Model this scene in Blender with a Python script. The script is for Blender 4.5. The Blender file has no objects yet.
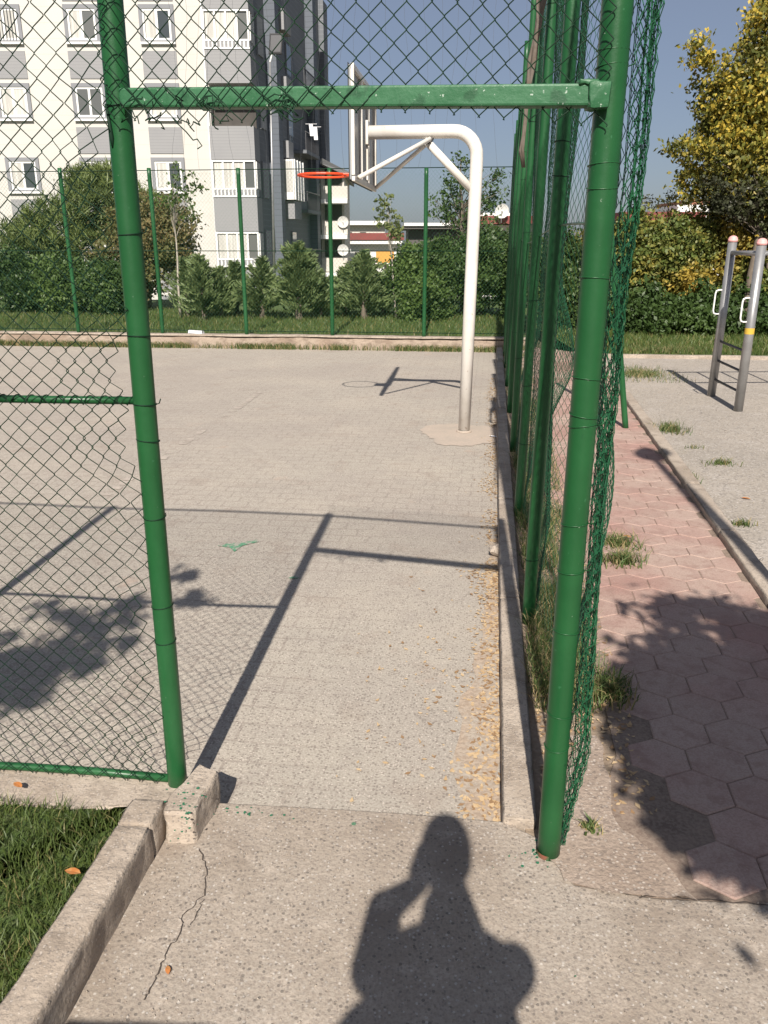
import bpy, bmesh, math, random
import numpy as np
from mathutils import Vector, Matrix, noise as mnoise
random.seed(7); RNG = np.random.default_rng(7)
C = bpy.context.scene.collection
sc = bpy.context.scene
R = math.radians
H = 1.71; FPX = 800.0; PITCH = R(18.5)
AZ = R(5.0); EL = R(41.0)                      # sun behind the photographer, shadows run forward and a little right
cp, sp = math.cos(PITCH), math.sin(PITCH)

# ------------------------------------------------------------------ layout helpers
def ray(px, py):
    dx = (px-384)/FPX; dy = -(py-512)/FPX
    return Vector((dx, cp+dy*sp, -sp+dy*cp))
def G(px, py, z=0.0):
    d = ray(px, py); t = (z-H)/d.z
    return Vector((d.x*t, d.y*t, z))
def U(px, py, Y):
    d = ray(px, py); t = Y/d.y
    return Vector((d.x*t, Y, H+d.z*t))
TH = R(7.5)
EF = Vector((math.sin(TH), math.cos(TH), 0)); ER = Vector((math.cos(TH), -math.sin(TH), 0))
A0 = G(548, 853, .06); A0.z = 0
def P(s, o, z=0.0):
    v = A0+EF*s+ER*o; v.z = z; return v

# ------------------------------------------------------------------ object helpers
def tag(o, label=None, cat=None, group=None, kind=None):
    if label: o['label'] = label
    if cat: o['category'] = cat
    if group: o['group'] = group
    if kind: o['kind'] = kind
    return o
def empty(name, loc, label=None, cat=None, group=None):
    o = bpy.data.objects.new(name, None); C.objects.link(o); o.location = loc
    o.empty_display_size = .1
    return tag(o, label, cat, group)
def link(name, me, mats, parent=None, smooth=False):
    o = bpy.data.objects.new(name, me); C.objects.link(o)
    for m in (mats if isinstance(mats, (list, tuple)) else [mats]): me.materials.append(m)
    if smooth: me.polygons.foreach_set('use_smooth', [True]*len(me.polygons))
    if parent:
        o.parent = parent
        l = parent.location.copy(); pp = parent.parent
        while pp: l += pp.location; pp = pp.parent
        o.location = -l
    return o
class MB:
    def __init__(s): s.v = []; s.f = []; s.m = []; s.mi = 0
    def add(s, vs, fs):
        n = len(s.v); s.v += [tuple(v) for v in vs]; s.f += [tuple(i+n for i in f) for f in fs]; s.m += [s.mi]*len(fs); return s
    def box(s, x0, x1, y0, y1, z0, z1, fn=None):
        vs = [(x, y, z) for z in (z0, z1) for y in (y0, y1) for x in (x0, x1)]
        if fn: vs = [fn(*v) for v in vs]
        return s.add(vs, [(0,2,3,1),(4,5,7,6),(0,1,5,4),(2,6,7,3),(0,4,6,2),(1,3,7,5)])
    def bar(s, a, b, w, h=None, up=Vector((0,0,1))):       # rectangular bar between two points
        a = Vector(a); b = Vector(b); h = h or w
        d = (b-a).normalized(); x = d.cross(up)
        x = x.normalized() if x.length > 1e-4 else Vector((1,0,0)); z = x.cross(d).normalized()
        vs = [p+x*(w/2*i)+z*(h/2*j) for p in (a, b) for i, j in ((-1,-1),(1,-1),(1,1),(-1,1))]
        return s.add(vs, [(0,1,2,3),(7,6,5,4),(0,4,5,1),(1,5,6,2),(2,6,7,3),(3,7,4,0)])
    def tube(s, pts, r, k=8, cap=True, closed=False):
        pts = [Vector(p) for p in pts]; n = len(pts)
        rs = r if isinstance(r, (list, tuple)) else [r]*n
        nrm = None; rings = []; base = len(s.v)
        for i, p in enumerate(pts):
            if closed: t = pts[(i+1) % n]-pts[i-1]
            else: t = pts[min(i+1, n-1)]-pts[max(i-1, 0)]
            t = t.normalized() if t.length > 1e-9 else Vector((0,0,1))
            if nrm is None:
                nrm = t.orthogonal().normalized()
            else:
                nrm = nrm-t*nrm.dot(t)
                nrm = nrm.normalized() if nrm.length > 1e-6 else t.orthogonal().normalized()
            b = t.cross(nrm)
            for j in range(k):
                a = 2*math.pi*j/k
                s.v.append(tuple(p+(nrm*math.cos(a)+b*math.sin(a))*rs[i]))
        fs = []
        for i in range(n if closed else n-1):
            i2 = (i+1) % n
            for j in range(k):
                fs.append((base+i*k+j, base+i*k+(j+1) % k, base+i2*k+(j+1) % k, base+i2*k+j))
        if cap and not closed:
            fs.append(tuple(base+j for j in range(k))[::-1]); fs.append(tuple(base+(n-1)*k+j for j in range(k)))
        s.f += fs; s.m += [s.mi]*len(fs); return s
    def ring(s, c, nrm, R0, r, k=5, n=24, wob=0):
        c = Vector(c); nrm = Vector(nrm).normalized(); u = nrm.orthogonal().normalized(); w = nrm.cross(u)
        return s.tube([c+(u*math.cos(2*math.pi*i/n)+w*math.sin(2*math.pi*i/n))*R0+nrm*(wob*math.sin(2*math.pi*i/n)) for i in range(n)], r, k, closed=True)
    def ball(s, c, rx, ry=None, rz=None, n=12, m=8):
        ry = ry or rx; rz = rz or rx; c = Vector(c); vs = []; fs = []
        vs.append(c+Vector((0,0,rz)))
        for i in range(1, m):
            a = math.pi*i/m
            for j in range(n):
                b = 2*math.pi*j/n
                vs.append(c+Vector((rx*math.sin(a)*math.cos(b), ry*math.sin(a)*math.sin(b), rz*math.cos(a))))
        vs.append(c-Vector((0,0,rz)))
        for j in range(n): fs.append((0, 1+j, 1+(j+1) % n)); fs.append((len(vs)-1, 1+(m-2)*n+(j+1) % n, 1+(m-2)*n+j))
        for i in range(m-2):
            for j in range(n):
                a = 1+i*n+j; b = 1+i*n+(j+1) % n
                fs.append((a, a+n, b+n, b))
        return s.add(vs, fs)
    def prism(s, pts, z0, z1):
        n = len(pts); vs = [(p[0], p[1], z0) for p in pts]+[(p[0], p[1], z1 if not hasattr(z1, '__len__') else z1[i]) for i, p in enumerate(pts)]
        ar = sum(pts[i][0]*pts[(i+1) % n][1]-pts[(i+1) % n][0]*pts[i][1] for i in range(n))
        top = tuple(range(n, 2*n)); bot = tuple(range(n))[::-1]
        side = [(i, (i+1) % n, n+(i+1) % n, n+i) for i in range(n)]
        fs = [top, bot]+side
        if ar < 0: fs = [f[::-1] for f in fs]
        return s.add(vs, fs)
    def mesh(s, name):
        me = bpy.data.meshes.new(name); me.from_pydata(s.v, [], s.f); me.update()
        if any(s.m): me.polygons.foreach_set('material_index', s.m)
        return me
    def build(s, name, mats, parent=None, smooth=False, bevel=0):
        o = link(name, s.mesh(name), mats, parent, smooth)
        if bevel:
            b = o.modifiers.new('b', 'BEVEL'); b.width = bevel; b.segments = 2; b.limit_method = 'ANGLE'
        return o
def rough_block(name, mb, mat, parent=None, cut=.05, amp=.005, scale=9.0, bevel=.008):
    """worn concrete: bevelled, subdivided, displaced block"""
    bm = bmesh.new(); me = mb.mesh(name); bm.from_mesh(me)
    bmesh.ops.remove_doubles(bm, verts=bm.verts, dist=1e-5)
    bmesh.ops.bevel(bm, geom=list(bm.edges), offset=bevel, segments=2, affect='EDGES')
    for _ in range(9):
        es = [e for e in bm.edges if e.calc_length() > cut]
        if not es or len(bm.verts) > 60000: break
        bmesh.ops.subdivide_edges(bm, edges=es, cuts=1, use_grid_fill=True)
    for v in bm.verts:
        q = v.co*scale
        v.co += Vector((mnoise.noise(q), mnoise.noise(q+Vector((31,0,0))), mnoise.noise(q+Vector((0,47,0)))))*amp
        v.co += Vector((0,0,1))*mnoise.noise(v.co*1.7)*amp*1.2
    bm.to_mesh(me); bm.free()
    o = link(name, me, mat, parent, smooth=True); w_ = o.modifiers.new('wn', 'WEIGHTED_NORMAL'); w_.weight = 90; w_.keep_sharp = False
    return o
def np_mesh(name, V, F, mat, parent=None, smooth=False):
    me = bpy.data.meshes.new(name); n = F.shape[0]; k = F.shape[1]
    me.vertices.add(len(V)); me.vertices.foreach_set('co', V.astype(np.float32).ravel())
    me.loops.add(n*k); me.loops.foreach_set('vertex_index', F.astype(np.int32).ravel())
    me.polygons.add(n); me.polygons.foreach_set('loop_start', np.arange(0, n*k, k, dtype=np.int32))
    me.update(calc_edges=True); me.validate()
    return link(name, me, mat, parent, smooth)

# ------------------------------------------------------------------ materials
def mat(name, col, layers=(), rough=.8, metal=0, bump=None, spec=.4, coord='pos', island=None, trans=0, rot=0):
    """layers: ('noise',scale,lo,hi,col,amt) ('cell',scale,prob,rad,col,amt) ('isl',lo,hi,col,amt)
       ('brick',w,h,mortar,col,amt) ('lines',axis,period,width,col,amt)"""
    m = bpy.data.materials.new(name); m.use_nodes = True; nt = m.node_tree; N = nt.nodes; L = nt.links
    b = N['Principled BSDF']; b.inputs['Roughness'].default_value = rough; b.inputs['Metallic'].default_value = metal
    b.inputs['Specular IOR Level'].default_value = spec
    if coord == 'pos': src = N.new('ShaderNodeNewGeometry').outputs['Position']
    else: src = N.new('ShaderNodeTexCoord').outputs['Object']
    if rot:
        mp = N.new('ShaderNodeMapping'); mp.inputs['Rotation'].default_value = (0, 0, rot); L.new(src, mp.inputs[0]); src = mp.outputs[0]
    def math_(op, a, c=None, cl=False):
        n = N.new('ShaderNodeMath'); n.operation = op; n.use_clamp = cl
        for i, x in enumerate((a, c)):
            if x is None: continue
            if isinstance(x, (int, float)): n.inputs[i].default_value = x
            else: L.new(x, n.inputs[i])
        return n.outputs[0]
    def ramp(x, lo, hi):
        n = N.new('ShaderNodeMapRange'); n.inputs['From Min'].default_value = lo; n.inputs['From Max'].default_value = hi
        n.interpolation_type = 'SMOOTHSTEP'; L.new(x, n.inputs['Value']); return n.outputs[0]
    def vnoise(scale, det=5, st=None):
        n = N.new('ShaderNodeTexNoise'); n.inputs['Scale'].default_value = scale; n.inputs['Detail'].default_value = det
        n.inputs['Roughness'].default_value = .6
        v = src
        if st:
            mp = N.new('ShaderNodeMapping'); mp.inputs['Scale'].default_value = st; L.new(src, mp.inputs[0]); v = mp.outputs[0]
        L.new(v, n.inputs['Vector']); return n.outputs['Fac']
    cur = None; geo = None; bumps = []
    def mix(a, colr, fac, amt):
        n = N.new('ShaderNodeMix'); n.data_type = 'RGBA'
        f = math_('MULTIPLY', fac, amt); L.new(f, n.inputs[0])
        if a is None: n.inputs[6].default_value = (*col, 1)
        else: L.new(a, n.inputs[6])
        n.inputs[7].default_value = (*colr, 1); return n.outputs[2]
    for ly in layers:
        k = ly[0]
        if k == 'noise':
            f = ramp(vnoise(ly[1], 6, ly[6] if len(ly) > 6 else None), ly[2], ly[3]); cur = mix(cur, ly[4], f, ly[5])
        elif k == 'cell':
            v = N.new('ShaderNodeTexVoronoi'); v.inputs['Scale'].default_value = ly[1]; L.new(src, v.inputs['Vector'])
            s = N.new('ShaderNodeSeparateColor'); L.new(v.outputs['Color'], s.inputs[0])
            f = math_('MULTIPLY', math_('LESS_THAN', s.outputs[0], ly[2]), math_('LESS_THAN', v.outputs['Distance'], ly[3]))
            cur = mix(cur, ly[4], f, ly[5])
            bumps.append((f, .3))
        elif k == 'isl':
            if geo is None: geo = N.new('ShaderNodeNewGeometry')
            f = ramp(geo.outputs['Random Per Island'], ly[1], ly[2]); cur = mix(cur, ly[3], f, ly[4])
        elif k == 'obj':
            oi = N.new('ShaderNodeObjectInfo'); f = ramp(oi.outputs['Random'], ly[1], ly[2]); cur = mix(cur, ly[3], f, ly[4])
        elif k == 'brick':
            v = N.new('ShaderNodeTexBrick'); v.inputs['Scale'].default_value = 1; v.inputs['Brick Width'].default_value = ly[1]
            v.inputs['Row Height'].default_value = ly[2]; v.inputs['Mortar Size'].default_value = ly[3]; v.inputs['Mortar Smooth'].default_value = .4
            # slightly wobbly joints
            nn = N.new('ShaderNodeTexNoise'); nn.inputs['Scale'].default_value = 4; L.new(src, nn.inputs['Vector'])
            va = N.new('ShaderNodeVectorMath'); va.operation = 'MULTIPLY_ADD'; L.new(nn.outputs['Color'], va.inputs[0]); va.inputs[1].default_value = (.03,.03,0); L.new(src, va.inputs[2])
            L.new(va.outputs[0], v.inputs['Vector'])
            f = v.outputs['Fac']
            if len(ly) > 6:
                s_ = N.new('ShaderNodeSeparateXYZ'); L.new(src, s_.inputs[0])
                far = math_('SUBTRACT', s_.outputs[1], 4.1, True); lft = math_('SUBTRACT', math_('MULTIPLY', s_.outputs[0], -1.5), .3, True)
                f = math_('MULTIPLY', math_('MULTIPLY', f, math_('MAXIMUM', far, lft)), ramp(vnoise(ly[6], 3), .25, .55))
            cur = mix(cur, ly[4], f, ly[5]); bumps.append((math_('MULTIPLY', f, -1), .12))
        elif k == 'lines':
            s = N.new('ShaderNodeSeparateXYZ'); L.new(src, s.inputs[0])
            x = s.outputs[ly[1]]; w = math_('FRACT', math_('DIVIDE', x, ly[2])); f = math_('LESS_THAN', w, ly[3]/ly[2])
            cur = mix(cur, ly[4], f, ly[5]); bumps.append((math_('MULTIPLY', f, -1), .5))
    if cur is None: b.inputs['Base Color'].default_value = (*col, 1)
    else: L.new(cur, b.inputs['Base Color'])
    if bump:
        h = vnoise(bump[0], 8)
        for bb, w in bumps: h = math_('ADD', h, math_('MULTIPLY', bb, w))
        n = N.new('ShaderNodeBump'); n.inputs['Strength'].default_value = bump[1]; n.inputs['Distance'].default_value = bump[2]
        L.new(h, n.inputs['Height']); L.new(n.outputs[0], b.inputs['Normal'])
    if trans:
        t = N.new('ShaderNodeBsdfTranslucent'); mx = N.new('ShaderNodeMixShader'); mx.inputs[0].default_value = trans
        if cur is None: t.inputs[0].default_value = (*col, 1)
        else: L.new(cur, t.inputs[0])
        L.new(b.outputs[0], mx.inputs[1]); L.new(t.outputs[0], mx.inputs[2]); L.new(mx.outputs[0], N['Material Output'].inputs[0])
    return m
g1 = (.010, .070, .021)
M = {}
M['green'] = mat('green_paint', g1, [('noise', 6, .35, .7, (.014, .088, .027), .7), ('noise', 60, .66, .72, (.04, .15, .07), .6), ('noise', 25, .66, .72, (.006, .045, .016), .7), ('noise', 90, .70, .74, (.35, .42, .34), .5), ('noise', 3, .5, .66, (.03, .12, .045), .5, (1, 1, .25))], rough=.38, bump=(35, .25, .004), coord='obj')
M['greenworn'] = mat('worn_green_paint', (.02, .10, .04), [('noise', 9, .35, .65, (.045, .145, .07), .8), ('noise', 14, .55, .62, (.012, .06, .025), .7), ('noise', 90, .64, .69, (.45, .52, .46), .75), ('noise', 40, .68, .72, (.02, .07, .03), .8)], rough=.45, bump=(50, .4, .004), coord='obj')
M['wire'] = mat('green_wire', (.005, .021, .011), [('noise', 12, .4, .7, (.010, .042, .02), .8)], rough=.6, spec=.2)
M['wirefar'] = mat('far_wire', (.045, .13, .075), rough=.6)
M['net'] = mat('net_wire', (.010, .065, .03), [('noise', 5, .4, .7, (.015, .10, .04), .8)], rough=.5)
M['string'] = mat('net_string', (.10, .11, .12), rough=.8)
M['court'] = mat('court_paving', (.395, .36, .305), [
    ('noise', .35, .35, .68, (.33, .29, .255), .7), ('noise', 1.1, .42, .72, (.455, .405, .335), .6), ('noise', 3.1, .55, .7, (.30, .245, .20), .5),
    ('noise', 7, .45, .75, (.29, .255, .225), .4), ('brick', .17, .115, .008, (.22, .18, .155), .42, 1.2),
    ('cell', 95, .32, .45, (.17, .145, .125), .6), ('cell', 120, .22, .4, (.60, .53, .46), .65), ('noise', 110, .45, .60, (.22, .18, .155), .45),
    ('noise', 2.3, .64, .72, (.42, .30, .23), .35)], rough=.9, bump=(120, .6, .004), rot=TH)
M['slab'] = mat('aggregate_concrete', (.375, .33, .28), [
    ('noise', .9, .35, .65, (.33, .275, .22), .8), ('noise', 3.2, .45, .64, (.30, .25, .20), .6), ('noise', 1.5, .50, .64, (.20, .155, .12), .65), ('noise', 14, .48, .72, (.50, .43, .36), .5),
    ('cell', 80, .24, .34, (.13, .115, .10), .75), ('cell', 95, .22, .35, (.56, .52, .47), .6), ('cell', 150, .3, .42, (.22, .19, .17), .6),
    ('noise', 120, .42, .62, (.24, .195, .16), .5), ('cell', 22, .02, .16, (.03, .16, .08), .8)], rough=.88, bump=(70, .7, .006))
M['kerb'] = mat('kerb_concrete', (.42, .355, .29), [('noise', 2.5, .4, .65, (.29, .235, .185), .8), ('noise', 12, .48, .68, (.22, .18, .145), .6), ('cell', 120, .3, .4, (.22, .19, .17), .6), ('cell', 140, .2, .4, (.56, .50, .44), .5)], rough=.9, bump=(60, .9, .007))
M['farwall'] = mat('pink_concrete', (.36, .29, .23), [('noise', 1.3, .4, .62, (.27, .20, .15), .85), ('noise', 6, .46, .66, (.19, .145, .11), .7)], rough=.9, bump=(14, .8, .03))
M['paver'] = mat('red_paver', (.38, .235, .20), [('isl', .2, .8, (.31, .185, .155), .8), ('noise', 1.3, .38, .62, (.42, .335, .28), .75), ('noise', 9, .5, .7, (.27, .17, .145), .5), ('noise', 20, .5, .66, (.25, .16, .13), .5), ('cell', 140, .25, .4, (.44, .32, .28), .5), ('noise', 150, .45, .6, (.25, .15, .125), .4)], rough=.85, bump=(90, .6, .005))
M['sand'] = mat('joint_sand', (.22, .165, .13), [('noise', 8, .4, .7, (.13, .095, .075), .8), ('noise', 90, .4, .6, (.30, .24, .19), .5)], rough=.95, bump=(80, .5, .005))
M['gravel'] = mat('gravel_ground', (.37, .325, .275), [('noise', .5, .4, .7, (.30, .27, .235), .7), ('noise', 3, .5, .7, (.41, .37, .33), .6), ('cell', 38, .35, .42, (.24, .215, .19), .7), ('cell', 55, .3, .42, (.50, .46, .42), .7), ('cell', 80, .3, .42, (.19, .17, .15), .6), ('noise', 1.1, .62, .74, (.27, .24, .17), .5)], rough=.95, bump=(45, .9, .012))
M['dirt'] = mat('dry_soil', (.25, .19, .14), [('noise', 3, .4, .7, (.17, .13, .09), .7), ('noise', 40, .45, .65, (.34, .27, .2), .6)], rough=.95, bump=(40, .8, .01))
M['lawn'] = mat('lawn_soil', (.075, .12, .03), [('noise', 1.2, .4, .7, (.05, .085, .02), .8), ('noise', 25, .45, .65, (.11, .13, .05), .6)], rough=.95, bump=(50, .9, .03))
M['terrain'] = mat('far_ground', (.12, .12, .07), [('noise', .05, .4, .65, (.2, .17, .11), .8), ('noise', .6, .4, .7, (.06, .09, .03), .7)], rough=.95)
M['white'] = mat('white_paint', (.70, .67, .62), [('noise', 5, .42, .7, (.56, .52, .46), .6), ('noise', 22, .64, .72, (.36, .27, .2), .55), ('noise', 3, .55, .7, (.5, .44, .36), .5, (1, 1, .3))], rough=.4, bump=(30, .15, .003), coord='obj')
M['board'] = mat('backboard', (.30, .31, .31), [('noise', 3, .4, .7, (.24, .25, .26), .6)], rough=.35)
M['boardfront'] = mat('backboard_front', (.72, .72, .70), rough=.35)
M['black'] = mat('black_trim', (.02, .02, .022), rough=.5)
M['rim'] = mat('orange_rim', (.80, .075, .02), rough=.4)
M['steel'] = mat('grey_metal', (.33, .33, .33), [('noise', 8, .4, .7, (.24, .24, .24), .6), ('noise', 50, .66, .72, (.16, .13, .11), .5)], rough=.38, metal=.55, coord='obj')
M['steeldk'] = mat('dark_metal', (.10, .10, .105), rough=.5, metal=.4)
M['cap'] = mat('pink_cap', (.72, .36, .34), rough=.5)
M['yellow'] = mat('yellow_tag', (.55, .36, .05), rough=.6)
M['cream'] = mat('cream_render', (.54, .525, .49), [('noise', .25, .35, .7, (.50, .485, .45), .8), ('noise', 1.2, .45, .75, (.52, .475, .42), .4, (1, 1, .15)), ('lines', 2, .58, .025, (.42, .38, .33), .35)], rough=.85)
M['lightgrey'] = mat('grey_render', (.27, .27, .275), [('lines', 2, .12, .02, (.21, .21, .22), .6), ('noise', .6, .4, .7, (.24, .24, .25), .6)], rough=.8)
M['surround'] = mat('window_surround', (.22, .225, .24), rough=.8)
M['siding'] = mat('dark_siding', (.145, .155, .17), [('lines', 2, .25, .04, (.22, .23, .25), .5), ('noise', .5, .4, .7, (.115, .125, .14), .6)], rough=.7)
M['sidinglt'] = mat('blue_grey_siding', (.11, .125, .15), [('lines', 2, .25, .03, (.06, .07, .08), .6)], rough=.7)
M['glass'] = mat('window_glass', (.05, .06, .065), [('obj', .3, .8, (.16, .16, .15), .7)], rough=.12, spec=.6)
M['curtain'] = mat('curtain', (.55, .54, .50), [('noise', 9, .4, .6, (.40, .39, .36), .8, (1, 1, .04))], rough=.9)
M['frame'] = mat('window_frame_white', (.75, .75, .73), rough=.5)
M['dark'] = mat('dark_opening', (.06, .055, .05), [('noise', 1, .4, .6, (.1, .09, .08), .6)], rough=.9)  # near-black stands in for shade in the open balcony; house windows share it
M['house'] = mat('house_wall', (.60, .56, .50), [('noise', .4, .4, .7, (.5, .47, .42), .6)], rough=.85)
M['housew'] = mat('white_wall', (.74, .73, .70), rough=.8)
M['maroon'] = mat('maroon_roof', (.22, .055, .05), [('noise', 1, .4, .7, (.15, .05, .045), .6)], rough=.7)
M['roofdk'] = mat('dark_roof', (.10, .09, .085), rough=.8)
M['roofrust'] = mat('tile_roof', (.30, .13, .08), [('noise', 1.5, .4, .7, (.2, .09, .06), .6)], rough=.8)
M['orange'] = mat('orange_wall', (.60, .30, .07), rough=.8)
M['bark'] = mat('bark', (.16, .13, .10), [('noise', 14, .4, .7, (.09, .07, .055), .8, (1, 1, .2))], rough=.9, bump=(25, .8, .01))
M['barkpale'] = mat('pale_bark', (.42, .38, .32), [('noise', 14, .4, .7, (.28, .24, .2), .8, (1, 1, .3))], rough=.9)
def leafmat(name, a, b, c, tr=.3):
    return mat(name, a, [('isl', 0, .6, b, .8), ('noise', .9, .42, .62, c, .75)], rough=.5, trans=tr, spec=.4)
M['leafdk'] = leafmat('dark_leaf', (.055, .10, .025), (.085, .135, .035), (.04, .075, .02))
M['leafmid'] = leafmat('green_leaf', (.085, .14, .03), (.12, .18, .045), (.065, .11, .03))
M['conifer'] = leafmat('conifer_needle', (.14, .20, .075), (.20, .25, .10), (.11, .15, .055), .3)
M['pine'] = leafmat('pine_needle', (.12, .16, .045), (.16, .20, .06), (.09, .12, .04), .25)
M['rusty'] = leafmat('brown_green_leaf', (.15, .14, .055), (.22, .16, .07), (.10, .12, .035))
M['yellowleaf'] = mat('yellow_leaf', (.24, .24, .045), [('isl', .0, .45, (.55, .40, .06), .95), ('isl', .55, .62, (.09, .12, .025), .85), ('noise', .8, .45, .58, (.07, .09, .025), .7)], rough=.5, trans=.3)
M['hedgeyel'] = mat('hedge_leaf', (.11, .15, .035), [('isl', .3, .95, (.27, .25, .06), .85), ('noise', .7, .47, .6, (.48, .31, .05), .7), ('noise', 1.6, .5, .62, (.08, .11, .03), .6), ('noise', .45, .3, .45, (.06, .085, .02), .0)], rough=.5, trans=.25)
M['purple'] = leafmat('purple_leaf', (.07, .055, .04), (.09, .11, .04), (.04, .045, .025))
M['paleleaf'] = leafmat('pale_leaf', (.15, .19, .06), (.20, .22, .08), (.12, .15, .05))
M['grass'] = mat('grass_blade', (.075, .115, .025), [('isl', .0, .7, (.125, .165, .045), .85), ('isl', .86, .9, (.30, .25, .11), .85), ('noise', 2.2, .45, .65, (.05, .09, .02), .6)], rough=.5, trans=.3)
M['weed'] = mat('weed_blade', (.07, .12, .03), [('isl', .3, .6, (.15, .17, .06), .8), ('isl', .72, .76, (.38, .29, .15), .9)], rough=.6, trans=.25)
M['litter'] = mat('dry_leaf', (.44, .30, .16), [('isl', 0, .5, (.54, .40, .24), .9), ('isl', .6, .7, (.24, .14, .07), .9)], rough=.8)
M['leaforange'] = mat('orange_leaf', (.42, .20, .07), [('noise', 40, .4, .6, (.4, .13, .03), .7)], rough=.6)
M['skin'] = mat('skin', (.50, .31, .22), rough=.5)
M['shirt'] = mat('shirt', (.10, .12, .18), rough=.9)
M['trousers'] = mat('trousers', (.06, .06, .08), rough=.9)
M['hair'] = mat('hair', (.03, .02, .015), rough=.6)
M['rag'] = mat('brown_rag', (.15, .125, .105), [('noise', 18, .4, .65, (.11, .085, .065), .8)], rough=.95)
M['litterwhite'] = mat('white_plastic', (.72, .72, .74), rough=.5)
M['greensmear'] = mat('green_smear', (.10, .25, .15), [('noise', 30, .45, .55, (.36, .32, .28), .85)], rough=.85)
M['lineworn'] = mat('worn_line', (.46, .41, .345), [('noise', 9, .38, .50, (.385, .335, .29), 1.0)], rough=.9)
M['patch'] = mat('mortar_patch', (.43, .355, .29), [('noise', 4, .4, .65, (.37, .32, .265), .9), ('noise', 60, .4, .6, (.33, .28, .24), .4)], rough=.92, bump=(50, .5, .005))
M['dust'] = mat('drifted_dust', (.40, .315, .24), [('noise', 5, .4, .62, (.385, .35, .30), .8), ('noise', 60, .42, .6, (.27, .205, .155), .6)], rough=.95, bump=(70, .6, .005))
M['rust'] = mat('rust', (.20, .075, .045), [('noise', 30, .42, .58, (.015, .09, .03), .9)], rough=.8)
M['mortar'] = mat('sandy_mortar', (.36, .29, .235), [('noise', 3, .4, .65, (.27, .21, .165), .8), ('cell', 70, .35, .42, (.19, .155, .13), .7), ('cell', 95, .3, .42, (.52, .46, .40), .7), ('noise', 90, .42, .6, (.24, .185, .15), .5)], rough=.95, bump=(60, .9, .008))
M['crack'] = mat('crack_soil', (.07, .055, .045), rough=1)
M['moss'] = mat('green_paint_drip', (.03, .15, .08), rough=.6)

# ------------------------------------------------------------------ vegetation helpers
def quads(centers, size, aspect=.5, up=0.0, dirs=None, jitter=.35, shape='leaf'):
    n = len(centers); c = np.asarray(centers, float)
    d = RNG.normal(size=(n, 3)) if dirs is None else dirs+RNG.normal(size=(n, 3))*.35
    d[:, 2] += up; d /= np.linalg.norm(d, axis=1)[:, None]
    w = np.cross(d, RNG.normal(size=(n, 3))); w /= np.linalg.norm(w, axis=1)[:, None]
    s = size*(1+jitter*RNG.uniform(-1, 1, n))[:, None]
    a = c-d*s*.5; b = c+d*s*.5; m1 = c+w*s*aspect*.5-d*s*.05; m2 = c-w*s*aspect*.5-d*s*.05
    V = np.stack([a, m1, b, m2], 1).reshape(-1, 3); F = np.arange(n*4).reshape(-1, 4)
    return V, F
def crown_points(blobs, ncl, per, rc, shell=.55):
    vol = np.array([b[3]*b[4]*b[5] for b in blobs])**.75; vol /= vol.sum()
    out = []; cl = []
    for b, w in zip(blobs, vol):
        k = max(2, int(ncl*w))
        d = RNG.normal(size=(k, 3)); d /= np.linalg.norm(d, axis=1)[:, None]
        r = RNG.uniform(shell**3, 1.0, k)**(1/3.)*RNG.uniform(.8, 1.08, k)
        cc = np.array(b[:3])+d*r[:, None]*np.array(b[3:6]); cl.append(cc)
        for q in cc:
            m = int(per*RNG.uniform(.5, 1.4)); rr = rc*RNG.uniform(.6, 1.3)
            e = RNG.normal(size=(m, 3))*rr*np.array([1, 1, .7])*.6
            out.append(q+e)
    return np.concatenate(out), np.concatenate(cl)
def blob(px, py, Y, rpx, rpy, ry=None):
    c = U(px, py, Y); k = ((Y*cp+(H-c.z)*sp))/FPX
    return (c.x, c.y, c.z, rpx*k, ry or rpx*k, rpy*k)
def tree(name, base, top, r0, blobs, ncl, per, rc, lsize, lmat, bark, label, cat, group=None, aspect=.5, up=-.3, limbs=10, shell=.55, extra=None):
    root = empty(name, base, label, cat, group)
    mb = MB(); base = Vector(base); top = Vector(top); n = 7
    pts = [base.lerp(top, i/n)+Vector((random.uniform(-1, 1), random.uniform(-1, 1), 0))*r0*.5*(i > 0) for i in range(n+1)]
    pts[0] = base-Vector((0, 0, .05))
    mb.tube(pts, [r0*(1.25 if i == 0 else 1-.75*i/n) for i in range(n+1)], 8)
    Pn, cl = crown_points(blobs, ncl, per, rc, shell)
    idx = RNG.choice(len(cl), min(len(cl), limbs), replace=False)
    for q in cl[idx]:
        q = Vector(q); h = (top-base).length
        t = max(.25, min(1, (q.z-base.z)/max(h, .01)*.75)); s = base.lerp(top, t)
        mid = s.lerp(q, .5)+Vector((random.uniform(-.1, .1), random.uniform(-.1, .1), .12*(q-s).length*random.uniform(0, 1)))
        rr = r0*.35*(1-.5*t)
        mb.tube([s, s.lerp(mid, .5)+Vector((0, 0, .02)), mid, mid.lerp(q, .6), q], [rr, rr*.75, rr*.5, rr*.32, rr*.12], 5)
    mb.build('trunk', bark, root, smooth=True)
    V, F = quads(Pn, lsize, aspect, up)
    if extra is not None:
        V = np.concatenate([V, extra[0]]); F = np.concatenate([F, extra[1]+len(V)-len(extra[0])])
    np_mesh('crown', V, F, lmat, root)
    return root
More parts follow.
